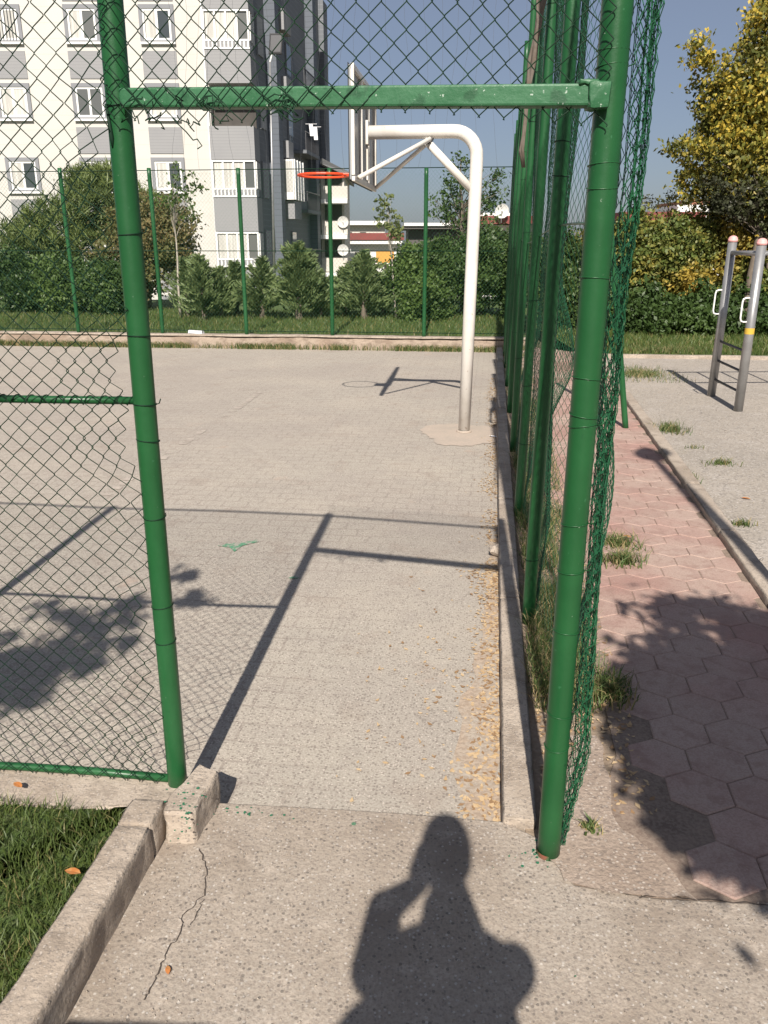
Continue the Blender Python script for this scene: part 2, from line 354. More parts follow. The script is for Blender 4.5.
def conifer(base, h, r, n, lmat, label, group, cat='conifer', name='conifer_tree', ls=.13, lean=0):
    asym = [random.uniform(.55, 1.3) for _ in range(9)]
    root = empty(name, base, label, cat, group); base = Vector(base)
    mb = MB(); mb.tube([base-Vector((0,0,.05)), base+Vector((lean*.5, 0, h*.5)), base+Vector((lean, 0, h*.97))], [r*.07+.02, r*.04+.01, .006], 6); mb.build('trunk', M['bark'], root)
    pts = []; dirs = []
    nb = int(n/26)
    for i in range(nb):
        t = random.random()**.8*.97; a = random.uniform(0, 6.283); R0 = r*(1-t)**.72*random.uniform(.45, 1.25)*asym[int((a*1.43+t*5) % 9)]+.03
        zc = h*(.04+t*.96)
        for j in range(26):
            u = random.random()**.6
            x = math.cos(a+random.gauss(0, .13))*R0*u; y = math.sin(a+random.gauss(0, .13))*R0*u
            pts.append((base.x+x+lean*t, base.y+y, base.z+zc+R0*u*.45*(1-u*.25)+random.gauss(0, .03)))
            dirs.append((math.cos(a), math.sin(a), .75))
    V, F = quads(np.array(pts), ls, .28, 0, np.array(dirs)); np_mesh('crown', V, F, lmat, root)
    return root
def blades(pts, h, w, lean=.5, mat_=None, name='grass', parent=None, hj=.5):
    pts = np.asarray(pts, float); n = len(pts)
    a = RNG.uniform(0, 2*math.pi, n); d = np.stack([np.cos(a), np.sin(a), np.zeros(n)], 1)
    b = RNG.uniform(0, 2*math.pi, n); l = np.stack([np.cos(b), np.sin(b), np.zeros(n)], 1)*RNG.uniform(.1, 1, n)[:, None]*lean
    hh = (h*(1+hj*RNG.uniform(-1, 1, n)))[:, None]; ww = w*RNG.uniform(.6, 1.3, n)[:, None]
    z = np.array([0, 0, 1.0])
    v0 = pts-d*ww/2; v1 = pts+d*ww/2; m = pts+(z*.55+l*.3)*hh
    v2 = m+d*ww*.38; v3 = m-d*ww*.38; t = pts+(z*.9+l*1.0)*hh; v4 = t+d*ww*.05; v5 = t-d*ww*.05
    V = np.stack([v0, v1, v2, v3, v4, v5], 1).reshape(-1, 3)
    k = np.arange(n)[:, None]*6
    F = np.concatenate([k+np.array([0, 1, 2, 3]), k+np.array([3, 2, 4, 5])], 0)
    return np_mesh(name, V, F, mat_, parent)
def in_poly(x, y, poly):
    c = False; n = len(poly)
    for i in range(n):
        x1, y1 = poly[i][0], poly[i][1]; x2, y2 = poly[(i+1) % n][0], poly[(i+1) % n][1]
        if (y1 > y) != (y2 > y) and x < (x2-x1)*(y-y1)/(y2-y1)+x1: c = not c
    return c
def scatter(poly, n, z=0.0, clump=0, cscale=1.5):
    xs = [p[0] for p in poly]; ys = [p[1] for p in poly]; out = []; tries = 0
    while len(out) < n and tries < n*12:
        tries += 1
        x = random.uniform(min(xs), max(xs)); y = random.uniform(min(ys), max(ys))
        if not in_poly(x, y, poly): continue
        if clump and mnoise.noise(Vector((x*cscale, y*cscale, 3)))*.5+.5 < random.uniform(clump-.12, clump+.12): continue
        out.append((x, y, z))
    return out

# ------------------------------------------------------------------ ground
def sheet(name, poly, z0, z1, m, cuts=0):
    o = MB().prism([(p[0], p[1]) for p in poly], z0, z1).build(name, m); tag(o, kind='structure'); return o
def height(x, y):
    t = min(1, max(0, (y-24)/45)); return -.12-6.0*(t*t*(3-2*t))
mb = MB(); ys = [-60, -20, 0, 12, 20, 24]+[24+3*i for i in range(1, 17)]+[90, 150, 300, 800, 4000]; xs = [-4000, -800, -200, -60, -20, -5, 5, 20, 60, 200, 800, 4000]
vs = [(x, y, height(x, y)) for y in ys for x in xs]; nx = len(xs)
mb.add(vs, [(j*nx+i, j*nx+i+1, (j+1)*nx+i+1, (j+1)*nx+i) for j in range(len(ys)-1) for i in range(nx-1)])
tag(mb.build('ground', M['terrain'], smooth=True), kind='structure')

FW0 = G(505, 352, 0); FW1 = G(0, 345, 0); wd = (FW1-FW0).normalized()      # far wall line, going left
FWL = FW0+wd*16; FWR = FW0-wd*.35
lf0 = G(178, 785, .1); lf1 = G(0, 772, .1); ld = (lf1-lf0); ld.z = 0; ld.normalize()  # left fence line
LFL = lf0+ld*8
kb = P(-.05, -.16); 
court_poly = [(FWL.x, FWL.y+.05), tuple(P(12.6, -.05)[:2]), tuple(P(-.6, -.05)[:2]), (LFL.x, LFL.y-.1)]
sheet('court', court_poly, -.1, 0, M['court'])
# slab
sf = [G(150, 800, .06), G(222, 802, .06), G(300, 806, .06), G(400, 812, .06), G(505, 821, .06), G(540, 838, .06), G(575, 884, .06), G(655, 897, .06), G(768, 903, .06)]
slab_poly = [(-.95, -5)]+[(p.x, p.y) for p in sf]+[(5, sf[-1].y-.25), (5, -5)]
mb = MB().prism([(p[0], p[1]) for p in slab_poly], -.1, .06)
tag(mb.build('concrete_slab', M['slab'], bevel=.008), kind='structure')
# right kerb along the fence, cast in lengths
mb = MB(); s = .10
while s < 12.0:
    e = min(s+1.6, 12.05)
    dz = random.uniform(-.004, .004)
    vs = [P(a, o, z+dz*(z > .01)) for z in (-.06, .085) for a, o in ((s+.004, -.128), (s+.004, -.028), (e-.004, -.028), (e-.004, -.128))]
    mb.add(vs, [(3,2,1,0),(4,5,6,7),(0,1,5,4),(1,2,6,5),(2,3,7,6),(3,0,4,7)]); s = e
k = rough_block('court_kerb', mb, M['kerb'], cut=.08, amp=.003, bevel=.006); tag(k, kind='structure')
# planting strip of dry soil
sheet('soil_strip', [P(-.1, -.06), P(12.2, -.06), P(12.2, .5), P(-.1, .5)], -.08, .052, M['dirt'])
# path
K0 = G(768, 606, .07); K1 = G(615, 387, .07); kd = (K1-K0); kd.z = 0; kd.normalize(); kn = Vector((kd.y, -kd.x, 0))
KN = K0-kd*4.2; KF = K0+kd*9.5
path_poly = [P(-.12, .05), P(12.2, .28), KF, KN, (KN.x, sf[-1].y-.26), (sf[-1].x, sf[-1].y-.004), (sf[-2].x, sf[-2].y+.003), (sf[-3].x+.01, sf[-3].y+.003)]
path_poly = [Vector((p[0], p[1], 0)) for p in path_poly]
strip = [P(.5, .26), P(12.2, .30), KF, KN, Vector((KN.x, sf[-1].y-.26, 0)), Vector((sf[-1].x, sf[-1].y-.004, 0)), Vector((sf[-2].x, sf[-2].y+.003, 0)), Vector((sf[-3].x+.01, sf[-3].y+.003, 0)), P(-.1, .06)]
sheet('path_bed', strip, -.06, .058, M['sand'])
hx = .112; mb = MB()          # hexagonal pavers, flat joints lengthwise
ca, sa = math.cos(-kd.angle(Vector((0,1,0)))), math.sin(-kd.angle(Vector((0,1,0))))
for i in range(-6, 30):
    for j in range(-45, 130):
        x = (i+.5*(j % 2))*hx*math.sqrt(3); y = j*hx*1.5
        cx = K0.x+x*ca-y*sa-1.9; cy = K0.y+x*sa+y*ca
        if not in_poly(cx, cy, strip) : continue
        d = (Vector((cx, cy, 0))-A0).dot(ER)
        nz = mnoise.noise(Vector((cx*1.3, cy*1.3, 0)))
        zt = .0625+random.uniform(-.0022, .0016)+.0012*nz
        if cy < 2.5 and d < .36+.12*nz: continue     # buried under sandy mortar by the post
        ta, tb = random.uniform(-.006, .006), random.uniform(-.006, .006)
        ring = []; 
        for q in range(6):
            a = math.pi/6+q*math.pi/3
            ring.append((math.cos(a), math.sin(a)))
        V = []
        for rr, zz in ((hx*.985, -.02), (hx*.985, -.0035), (hx*.95, 0)):
            for (ux, uy) in ring:
                lx, ly = ux*rr, uy*rr
                V.append((cx+lx*ca-ly*sa, cy+lx*sa+ly*ca, zt+zz+ta*lx+tb*ly))
        F = [tuple(range(12, 18))]+[(b*6+q, b*6+(q+1) % 6, b*6+6+(q+1) % 6, b*6+6+q) for b in (0, 1) for q in range(6)]
        mb.add(V, F)
tag(mb.build('paved_path', M['paver']), kind='structure')
mb = MB(); s = -4.0
while s < 9.4:
    e = s+1.0; w = .105
    vs = [K0+kd*a+kn*o+Vector((0,0,z-.07)) for z in (-.05, .105) for a, o in ((s+.005, .0), (s+.005, w), (e-.005, w), (e-.005, .0))]
    mb.add(vs, [(3,2,1,0),(4,5,6,7),(0,1,5,4),(1,2,6,5),(2,3,7,6),(3,0,4,7)]); s = e
tag(rough_block('path_kerb', mb, M['kerb'], cut=.07, amp=.003, bevel=.007), kind='structure')
RG0 = G(628, 358, .06); RG1 = G(768, 360, .06); rgd = (RG1-RG0).normalized()
RGL = Vector((P(12.1, .3).x, RG0.y, 0))
gr = [K0-kd*5+kn*.1, K0+kd*9.5+kn*.1, RG0, RG1+rgd*12, Vector((18, -4, 0))]
sheet('gravel_ground', gr, -.1, .058, M['gravel'])
# lawn beyond the far wall, right lawn
def lawn(name, a, b, c, d, z, drop=True):
    mb = MB(); nu, nv = 24, 12; vs = []
    for j in range(nv+1):
        for i in range(nu+1):
            p = a.lerp(b, i/nu).lerp(d.lerp(c, i/nu), j/nv)
            zz = z+.03*mnoise.noise(Vector((p.x*.5, p.y*.5, 0)))*(j > 0)+(j/nv)*.1
            if p.y > 23: zz -= (p.y-23)*.15
            vs.append((p.x, p.y, zz))
    mb.add(vs, [(j*(nu+1)+i, j*(nu+1)+i+1, (j+1)*(nu+1)+i+1, (j+1)*(nu+1)+i) for j in range(nv) for i in range(nu)])
    tag(mb.build(name, M['lawn'], smooth=True), kind='structure')
n2 = Vector((-wd.y, wd.x, 0)); n2 = n2 if n2.y > 0 else -n2
WT = .225
lawn('lawn', FWL+n2*.2, FWR+n2*.2, FWR+n2*14, FWL+n2*14, WT-.015)
RA = RG0-rgd*.6
lawn('side_lawn', Vector((RA.x, RA.y+.1, 0)), RG1+rgd*12+Vector((0,.1,0)), RG1+rgd*12+Vector((0,13,0)), Vector((RA.x-.2, RA.y+13, 0)), .07)
mb = MB(); vs = [q+Vector((0,0,z)) for z in (-.05, .10) for q in (RA+n2*0, RG1+rgd*12, RG1+rgd*12+Vector((0,.1,0)), RA+Vector((0,.1,0)))]
vs = [Vector((v.x, v.y, z)) for v, z in zip(vs, [-.05]*4+[.11]*4)]
mb.add(vs, [(3,2,1,0),(4,5,6,7),(0,1,5,4),(1,2,6,5),(2,3,7,6),(3,0,4,7)])
tag(rough_block('lawn_kerb', mb, M['kerb'], cut=.25, amp=.006), kind='structure')
# far retaining wall
mb = MB(); 
def wpt(a, o, z): v = FW0+wd*a+n2*o; v.z = z; return v
mb.add([wpt(a, o, z) for z in (-.06, WT-.03) for a, o in ((16, 0), (-.4, 0), (-.4, .2), (16, .2))], [(3,2,1,0),(4,5,6,7),(0,1,5,4),(1,2,6,5),(2,3,7,6),(3,0,4,7)])
rw = empty('retaining_wall', wpt(6, 0, 0), 'low pinkish concrete wall at the far end of the court under the lawn', 'wall')
rough_block('wall_body', mb, M['farwall'], rw, cut=.2, amp=.022, scale=3.5, bevel=.012)
mb = MB(); mb.add([wpt(a, o, z) for z in (WT-.028, WT+.005) for a, o in ((16, -.02), (-.4, -.02), (-.4, .21), (16, .21))], [(3,2,1,0),(4,5,6,7),(0,1,5,4),(1,2,6,5),(2,3,7,6),(3,0,4,7)])
rough_block('coping', mb, M['kerb'], rw, cut=.25, amp=.006, scale=4)
# left lawn and kerbs
kz = .17
La, Lb, Lc, Ld = G(0, 1003, kz), G(134, 797, kz), G(167, 799, kz), G(48, 1003, kz)
da = (La-Lb); dd = (Ld-Lc)
mb = MB()
back1 = Lb+da*2.2; back2 = Lc+dd*2.2
for t0, t1 in ((0, .17), (.176, 1.3), (1.305, 2.2)):
    q = [Lb+da*t0, Lc+dd*t0, Lc+dd*t1, Lb+da*t1]
    mb.prism([(v.x, v.y) for v in q], -.02, kz)
rough_block('garden_kerb', mb, M['kerb'], cut=.025, amp=.005, scale=16, bevel=.007)['kind'] = 'structure'
q = [G(200, 762, kz), G(219, 771, kz), G(193, 812, kz), G(163, 812, kz), G(168, 797, kz)]
mb = MB().prism([(v.x, v.y) for v in q], -.02, kz)
tag(rough_block('entrance_kerb', mb, M['kerb'], cut=.02, amp=.006, scale=20, bevel=.006), kind='structure')
lawnpoly = [Lb+Vector((.01, .0, 0)), G(140, 795, .1), lf0+Vector((-.02, -.09, 0)), LFL+Vector((0, -.1, 0)), Vector((LFL.x, -5, 0)), back1]
sheet('garden_lawn', lawnpoly, -.1, .105, M['lawn'])
fs = [lf0+Vector((.06, -.1, 0)), lf0+Vector((.06, .035, 0)), LFL+Vector((0, .035, 0)), LFL+Vector((0, -.14, 0)), lf0+Vector((-.3, -.13, 0))]
mb = MB().prism([(v.x, v.y) for v in fs], -.05, .108)
tag(rough_block('fence_footing', mb, M['kerb'], cut=.08, amp=.006, scale=9), kind='structure')
gp = [(v.x, v.y) for v in [Lb, lf0+Vector((-.22, -.13, 0)), lf0+Vector((-1.3, .02, 0)), Vector((-1.9, 1.6, 0)), Vector((-1.5, .8, 0)), La+da*.25]]
pts = scatter(gp, 21000, .1, .32, 5)
g = blades(pts, .036, .0035, 1.1, M['grass'], 'grass'); tag(g, 'short green grass behind the kerb at the lower left', 'grass', kind='stuff')
# sheet repairs, drawn marks (thin real films on the court)
def film(name, poly, z, m):
    me = MB().add([(p[0], p[1], z) for p in poly], [tuple(range(len(poly)))[::-1]]); o = me.build(name, m)
    if o.data.polygons[0].normal.z < 0: o.data.flip_normals()
    tag(o, kind='structure'); return o
c = G(464, 434, 0); film('mortar_patch', [(c.x+.42*math.cos(a)*k_, c.y+.46*math.sin(a)*k_) for a, k_ in [(i*math.pi/50, 1+.12*math.sin(3*i*math.pi/50+1)+.22*mnoise.noise(Vector((math.cos(i*math.pi/50)*2, math.sin(i*math.pi/50)*2, 4)))+.1*mnoise.noise(Vector((math.cos(i*math.pi/50)*8, math.sin(i*math.pi/50)*8, 4)))) for i in range(100)]], .004, M['patch'])
a = G(95, 503, 0); b = G(262, 392, 0); dq = (b-a).normalized(); nq = Vector((-dq.y, dq.x, 0))*.035
mb = MB(); tq = 0; LL = (b-a).length
while tq < LL:
    e = tq+random.uniform(.02, .12)
    if mnoise.noise(Vector((tq*2.1, 3, 0))) > -.15 and random.random() < .75:
        p0 = a+dq*tq; p1 = a+dq*min(e, LL); j = lambda: nq*random.uniform(.4, 1.5)
        vs = [p0-j(), p1-j(), p1+j(), p0+j()]; mb.add([(v.x, v.y, .004) for v in vs], [(0, 1, 2, 3)])
    tq = e+random.uniform(.005, .05)
tag(mb.build('painted_line', M['lineworn']), kind='structure')
c = G(238, 545, 0); film('paint_smear', [(c.x+dx, c.y+dy) for dx, dy in ((-.12, -.02), (-.04, -.05), (0, -.12), (.03, -.02), (.12, .05), (.1, .08), (0, .03), (-.06, .02))], .004, M['greensmear'])
c = G(294, 578, 0); film('paint_spot', [(c.x+dx, c.y+dy) for dx, dy in ((-.03, -.01), (.02, -.015), (.035, .01), (-.01, .02))], .004, M['greensmear'])
# sandy mortar around the gate post
mp = [G(545, 850, .06), G(566, 888, .06), G(640, 900, .06), G(700, 899, .06), G(664, 872, .06), G(618, 826, .06), G(606, 780, .06), G(596, 735, .06), G(575, 735, .06), G(560, 780, .06)]
mq = []
for i in range(len(mp)):
    for t in range(8):
        v = mp[i].lerp(mp[(i+1) % len(mp)], t/8); mq.append(v+Vector((mnoise.noise(v*9), mnoise.noise(v*9+Vector((7,7,7))), 0))*.045)
film('sandy_mortar', mq, .0665, M['mortar'])
# cracks in the slab
def crack(pix, w, z, name='crack'):
    pts = [G(x, y, z) for x, y in pix]; fine = []
    for i in range(len(pts)-1):
        for t in range(6):
            p = pts[i].lerp(pts[i+1], t/6); fine.append(p+Vector((random.uniform(-1, 1), random.uniform(-1, 1), 0))*.005)
    fine.append(pts[-1]); mb = MB(); n = len(fine); vs = []
    for i, p in enumerate(fine):
        d = (fine[min(i+1, n-1)]-fine[max(i-1, 0)]).normalized(); q = Vector((-d.y, d.x, 0))*w*random.uniform(.4, 1)*.5
        vs += [p-q, p+q]
    mb.add(vs, [(2*i, 2*i+1, 2*i+3, 2*i+2) for i in range(n-1)]); o = mb.build(name, M['crack']); tag(o, kind='structure')
crack([(199, 848), (206, 870), (203, 895), (184, 915), (179, 935), (167, 950), (160, 970), (150, 990), (143, 1000)], .0035, .064)
crack([(203, 900), (196, 912), (190, 925)], .002, .064)
crack([(640, 897), (665, 896), (700, 899), (768, 905)], .006, .064)
def ragged(pts, amp):
    q = []
    for i in range(len(pts)):
        for t in range(10):
            v = pts[i].lerp(pts[(i+1) % len(pts)], t/10); q.append(v+Vector((mnoise.noise(v*11), mnoise.noise(v*11+Vector((7,7,7))), 0))*amp)
    return q
film('drifted_dust', ragged([G(470, 818, .0), G(500, 818, .0), G(499, 640, 0), G(499, 540, 0), G(490, 540, 0), G(478, 650, 0), G(452, 760, 0)], .05), .003, M['dust'])
# paint drips on slab near both posts
mb = MB()
for (cx, cy, sx, sy, n) in ((545, 855, 30, 8, 50), (185, 800, 14, 14, 30), (235, 812, 40, 6, 22), (180, 830, 12, 12, 10)):
    for i in range(n):
        z = .065 if cx != 185 and not (cx == 180) else kz+.004
        p = G(cx+random.gauss(0, sx*.6), cy+random.gauss(0, sy*.6), z); r = random.uniform(.0015, .006)
        mb.add([p+Vector((math.cos(t)*r*random.uniform(.6, 1.2), math.sin(t)*r*random.uniform(.6, 1.2), 0)) for t in [k*1.05 for k in range(6)]], [(0,1,2,3,4,5)])
tag(mb.build('paint_drips', M['moss']), 'green paint drips spattered round the gate posts', 'paint drips', kind='stuff')

# ------------------------------------------------------------------ chain link
def chainlink(mb, fn, length, z0, z1, w, h, r, k=3, jit=.0, edge=None, zfn=None, hook=True):
    n = int(length/w); rows = int((z1-z0)/h)
    for i in range(n+1):
        s0 = i*w; pts = []
        st = zfn(i, n) if zfn else (0, rows)
        for j in range(st[0], st[1]+1):
            sg = 1 if (i+j) % 2 == 0 else -1
            s = s0+sg*w*.5; z = z0+j*h
            if jit:
                q = Vector((s*3, z*3, i*.01)); s += jit*mnoise.noise(q)+random.gauss(0, jit*.12); z += jit*mnoise.noise(q+Vector((9, 9, 9)))+random.gauss(0, jit*.1)
            if edge: s = edge(i, n, s, z)
            if not hook: pts.append(fn(s, z, sg*r)); continue
            pts.append(fn(s-sg*w*.06, z-h*.1, -sg*r*1.1)); pts.append(fn(s, z, 0)); pts.append(fn(s-sg*w*.06, z+h*.1, sg*r*1.1))
        if len(pts) > 3: mb.tube(pts, r, k, cap=False)
def ties(root, axis, zs, rad, wr=.0017, name='wire_tie', m=None):
    for z in zs:
        t = (z-axis[0].z)/(axis[1].z-axis[0].z); c = axis[0].lerp(axis[1], t); d = (axis[1]-axis[0]).normalized()
        d = (d+Vector((random.uniform(-.12, .12), random.uniform(-.12, .12), 0))).normalized()
        mb = MB().ring(c, d, rad+wr*.8, wr, 4, 18)
        if random.random() < .35: mb.tube([c+Vector((rad, -.005, 0)), c+Vector((rad+.012, -.012, .004)), c+Vector((rad+.016, -.01, .016))], wr, 4)
        mb.build(name, m or M['wire'], root, smooth=True)

# gate frame -----------------------------------------------------------
TOPZ = 2.57
lb = Vector((lf0.x, lf0.y, .1)); lt = U(110, 0, lb.y); lt = lb+(lt-lb)*((TOPZ-lb.z)/(lt.z-lb.z))
rb = Vector((A0.x, A0.y, .055)); rt = U(617, 0, rb.y); rt = rb+(rt-rb)*((TOPZ-rb.z)/(rt.z-rb.z))
gate = empty('gateway', (lb+rb)/2, 'green tubular gateway of two tall posts and a worn crossbar over the court entrance', 'gateway')
def gpost(b, t, r, parent, m=None, k=20, name='post'):
    mb = MB(); n = 24; pts = [b.lerp(t, i/n) for i in range(n+1)]
    pts = [p+Vector((mnoise.noise(p*1.3), mnoise.noise(p*1.3+Vector((5,5,5))), 0))*.003 for p in pts]
    mb.tube(pts, r, k); return mb.build(name, m or M['green'], parent, smooth=True)
gpost(lb-Vector((0,0,.04)), lt, .0295, gate); gpost(rb-Vector((0,0,.02)), rt, .032, gate)
MB().tube([rb-Vector((0,0,.005)), rb+(rt-rb)*.008], .0332, 20, cap=False).build('rusty_base', M['rust'], gate, smooth=True)
def onpost(b, t, z): return b.lerp(t, (z-b.z)/(t.z-b.z))
cz_l = U(130, 99, lb.y-.03).z; cz_r = U(597, 96, rb.y-.03).z
ca_ = onpost(lb, lt, cz_l)+Vector((.02, -.03, 0)); cb_ = onpost(rb, rt, cz_r)+Vector((-.03, -.03, 0))
mb = MB().bar(ca_, cb_, .042, .042); mb.build('crossbar', M['greenworn'], gate, bevel=.005)
# weld plate at the right end
q = cb_; mb = MB().box(q.x-.024, q.x+.018, q.y-.026, q.y+.02, q.z-.026, q.z+.024); mb.box(q.x-.045, q.x-.005, q.y-.02, q.y+.02, q.z+.018, q.z+.028)
rough_block('weld_plate', mb, M['greenworn'], gate, cut=.012, amp=.005, scale=70, bevel=.002)
# top rail
trl = onpost(lb, lt, TOPZ-.02); trr = onpost(rb, rt, TOPZ-.02)
MB().tube([trl, trr], .012, 10).build('top_rail', M['green'], gate, smooth=True)
gd = (rb-lb); gd.z = 0; gl = gd.length; gd.normalize(); gn = Vector((-gd.y, gd.x, 0))
def gfn(s, z, o):
    zb = ca_.z+(cb_.z-ca_.z)*(s/gl); base = onpost(lb, lt, 2.1) ; a = base+gd*s
    return Vector((a.x, a.y, 0))-gn*(.053+.006*math.sin(s*5))+gn*o+Vector((0, 0, z+zb-.02-.012*math.sin(s*7)))
mb = MB(); chainlink(mb, gfn, gl-.03, -.022+.0, .80, .0265, .026, .0013, 5, .004)
# raggy loose ends and loops on the bar
for i in range(26):
    s = random.uniform(.03, gl*.40) if i < 30 else random.uniform(.05, gl-.05); p = gfn(s, random.uniform(-.02, .03), -.004)
    pts = [p]
    for j in range(random.randint(3, 6)): pts.append(pts[-1]+gd*random.uniform(-.02, .02)+Vector((0, 0, random.uniform(-.018, .014))))
    mb.tube(pts, .0017, 4, cap=False)
mb.build('wire_mesh', M['wire'], gate, smooth=True)
ties(gate, (rb, rt), [U(600, y, rb.y).z for y in (50, 67, 165, 188, 278, 378, 415, 425, 523, 570, 630, 713, 745)], .032, .0014, m=M['green'])
ties(gate, (lb, lt), [U(140, y, lb.y).z for y in (108, 234, 336, 404, 440, 516, 605, 640)], .0295, .0016)
# dark weld drip on left post
p = onpost(lb, lt, U(117, 140, lb.y).z)+Vector((-.018, -.026, 0)); mb = MB().tube([p+Vector((-.006, .004, .075)), p+Vector((0, 0, .03)), p+Vector((.002, -.001, 0)), p+Vector((.002, .002, -.02))], [.003, .005, .006, .003], 6); mb.build('weld_drip', M['wire'], gate, smooth=True)

# left fence panel -----------------------------------------------------
lfence = empty('chain_link_fence', lb+ld*2, 'green chain link fence panel left of the gateway with sagging mesh', 'fence')
def lfn(s, z, o):
    a = lb+ld*s; v = Vector((a.x, a.y-.032+.012*math.sin(s*4+z*2), z)); v += Vector((0, 1, 0))*o
    lean = (lt.x-lb.x)/(lt.z-lb.z); v.x += lean*(z-.1)*max(0, 1-s/1.3); return v
def ledge(i, n, s, z):
    if i < 7:
        k_ = (7-i)/7.
        return s+k_*(.014*math.sin(z*11)+.016*math.sin(z*27+1)+.012*math.sin(z*5.3))+k_*.012
    return s
mb = MB(); chainlink(mb, lambda s, z, o: lfn(s+.035, z, o), 5.2, .125, TOPZ-.02, .0265, .026, .0013, 4, .006, ledge)
mb.build('wire_mesh', M['wire'], lfence, smooth=True)
def railbar(z_, r, name, parent, m, pts=24):
    P_ = [lfn(s, z_, 0)+Vector((0, .03, 0)) for s in np.linspace(0, 6, pts)]; return MB().tube(P_, r, 10).build(name, m, parent, smooth=True)
railbar(U(60, 401, lb.y).z, .0105, 'rail', lfence, M['green']); railbar(.122, .013, 'rail', lfence, M['green']); railbar(TOPZ-.01, .012, 'rail', lfence, M['green'])
P_ = []                                       # helical lacing round the middle rail
zr = U(60, 401, lb.y).z
for i in range(800):
    s = i*.0035+.02; a = i*.55; v = lfn(s, zr, 0)+Vector((0, .03+.0125*math.cos(a), .0125*math.sin(a))); P_.append(v)
MB().tube(P_, .0016, 4).build('lacing', M['wire'], lfence)
for d_ in (1.48, 3.0, 4.5):
    b_ = lb+ld*d_; gpost(Vector((b_.x, b_.y, .05)), Vector((b_.x, b_.y, TOPZ)), .028, lfence)

# right fence ----------------------------------------------------------
rfence = empty('chain_link_fence', P(5, 0, .05), 'tall green chain link side fence with bulging net along the court kerb', 'fence')
sp_ = [1.5, 3.05, 4.75, 6.4, 8.05, 9.6, 10.9, 12.0]; ht = [3.9, 3.9, 4.0, 3.9, 3.8, 3.45, 3.4, 3.35]
for s_, h_ in zip(sp_, ht):
    b_ = P(s_, .0, .03); t_ = P(s_+random.uniform(-.04, .04), .035, h_)
    o = gpost(b_, t_, .029, rfence)
    ties(rfence, (b_, t_), [random.uniform(.3, 3.3) for _ in range(4)], .029, .002)
for z_ in (3.3, 1.75):
    pts = [P(s, .03, z_+.03*math.sin(s)) for s in np.linspace(.1, 12, 40)]
    MB().tube(pts, .009 if z_ > 3 else .004, 6).build('rail', M['green'], rfence, smooth=True)
plan = [(0, .04), (-.012, .072), (.03, .078), (.0, .052), (.05, .06), (.06, .082), (.01, .066), (.07, .075), (.0, .08), (.05, .048), (.11, .05), (.08, .07), (.16, .083), (.22, .055), (.3, .075), (.4, .055), (.6, .06), (.95, .13), (1.25, .12), (1.5, .05), (2.0, .10), (2.5, .12), (3.0, .05), (3.8, .16), (4.7, .05), (5.6, .13), (6.4, .05), (7.2, .12), (8.0, .05), (8.8, .1), (9.6, .05), (12.0, .05)]
L_ = [0]
for a, b in zip(plan, plan[1:]): L_.append(L_[-1]+math.hypot(b[0]-a[0], b[1]-a[1]))
LT = L_[-1]
def nfn(s, z, o, amp=1):
    s = max(0, min(LT-.001, s)); i = max(k_ for k_ in range(len(L_)) if L_[k_] <= s); t = (s-L_[i])/(L_[i+1]-L_[i])
    t2 = t*t*(3-2*t) if i > 14 else t
    ss = plan[i][0]+(plan[i+1][0]-plan[i][0])*t; oo = plan[i][1]+(plan[i+1][1]-plan[i][1])*t2
    near = max(0, 1-ss/.6)
    f = (.45+.55*min(1, (z-.05)/.35))*(1+.12*near*math.sin(z*3.1+1)) ; f *= 1+.22*math.sin(z*2.2+ss)*(1-near)
    bul = (.10 if ss < 1.5 else .20)*math.exp(-((z-.95)/.45)**2)*max(0, math.sin(ss*math.pi/1.5))*(1-near)
    wob = .007*mnoise.noise(Vector((ss*4, z*4, 0)))
    v = P(ss, 0, 0); v += ER*((oo*f+bul+wob)+o)
    t_top = min(1, z/2.6); v += Vector(((rt.x-rb.x)*t_top*near, 0, 0)); v += ER*(.008*near*t_top)
    v.z = z; return v
mb = MB(); chainlink(mb, nfn, LT, .09, 3.4, .023, .026, .00135, 3, .006, hook=False)
mb.build('wire_mesh', M['net'], rfence)
# loose lacing wire on near edge
pts = [nfn(.10+.01*math.sin(z*21), z, .004*math.sin(z*33)) for z in np.linspace(.12, 2.62, 160)]
MB().tube(pts, .0016, 5).build('lacing', M['net'], rfence)
bp = G(626, 427, .07); tp = U(607, 180, bp.y+.1)
gpost(bp-Vector((0,0,.03)), Vector((tp.x, tp.y, tp.z)), .028, rfence, name='brace')
# brown rag hanging from the side fence
mb = MB()
px_ = [(541, -30), (540, 0), (537, 30), (534, 60), (529, 85), (526, 105), (524, 130), (522, 150), (524, 167)]
pts = [U(x, y, P(3.6, -.05).y)+Vector((0, random.uniform(-.02, .02), 0)) for x, y in px_]
for k_ in range(5):
    mb.tube([p+Vector((random.gauss(0, .011), random.gauss(0, .012), 0))*(1 if i < 4 else .5) for i, p in enumerate(pts)], [.017*random.uniform(.5, 1.2) if i < 4 else .009*random.uniform(.5, 1) for i in range(len(pts))], 7)
tag(mb.build('rag', M['rag'], smooth=True), 'twisted brown rag hanging high on the side fence posts', 'rag')

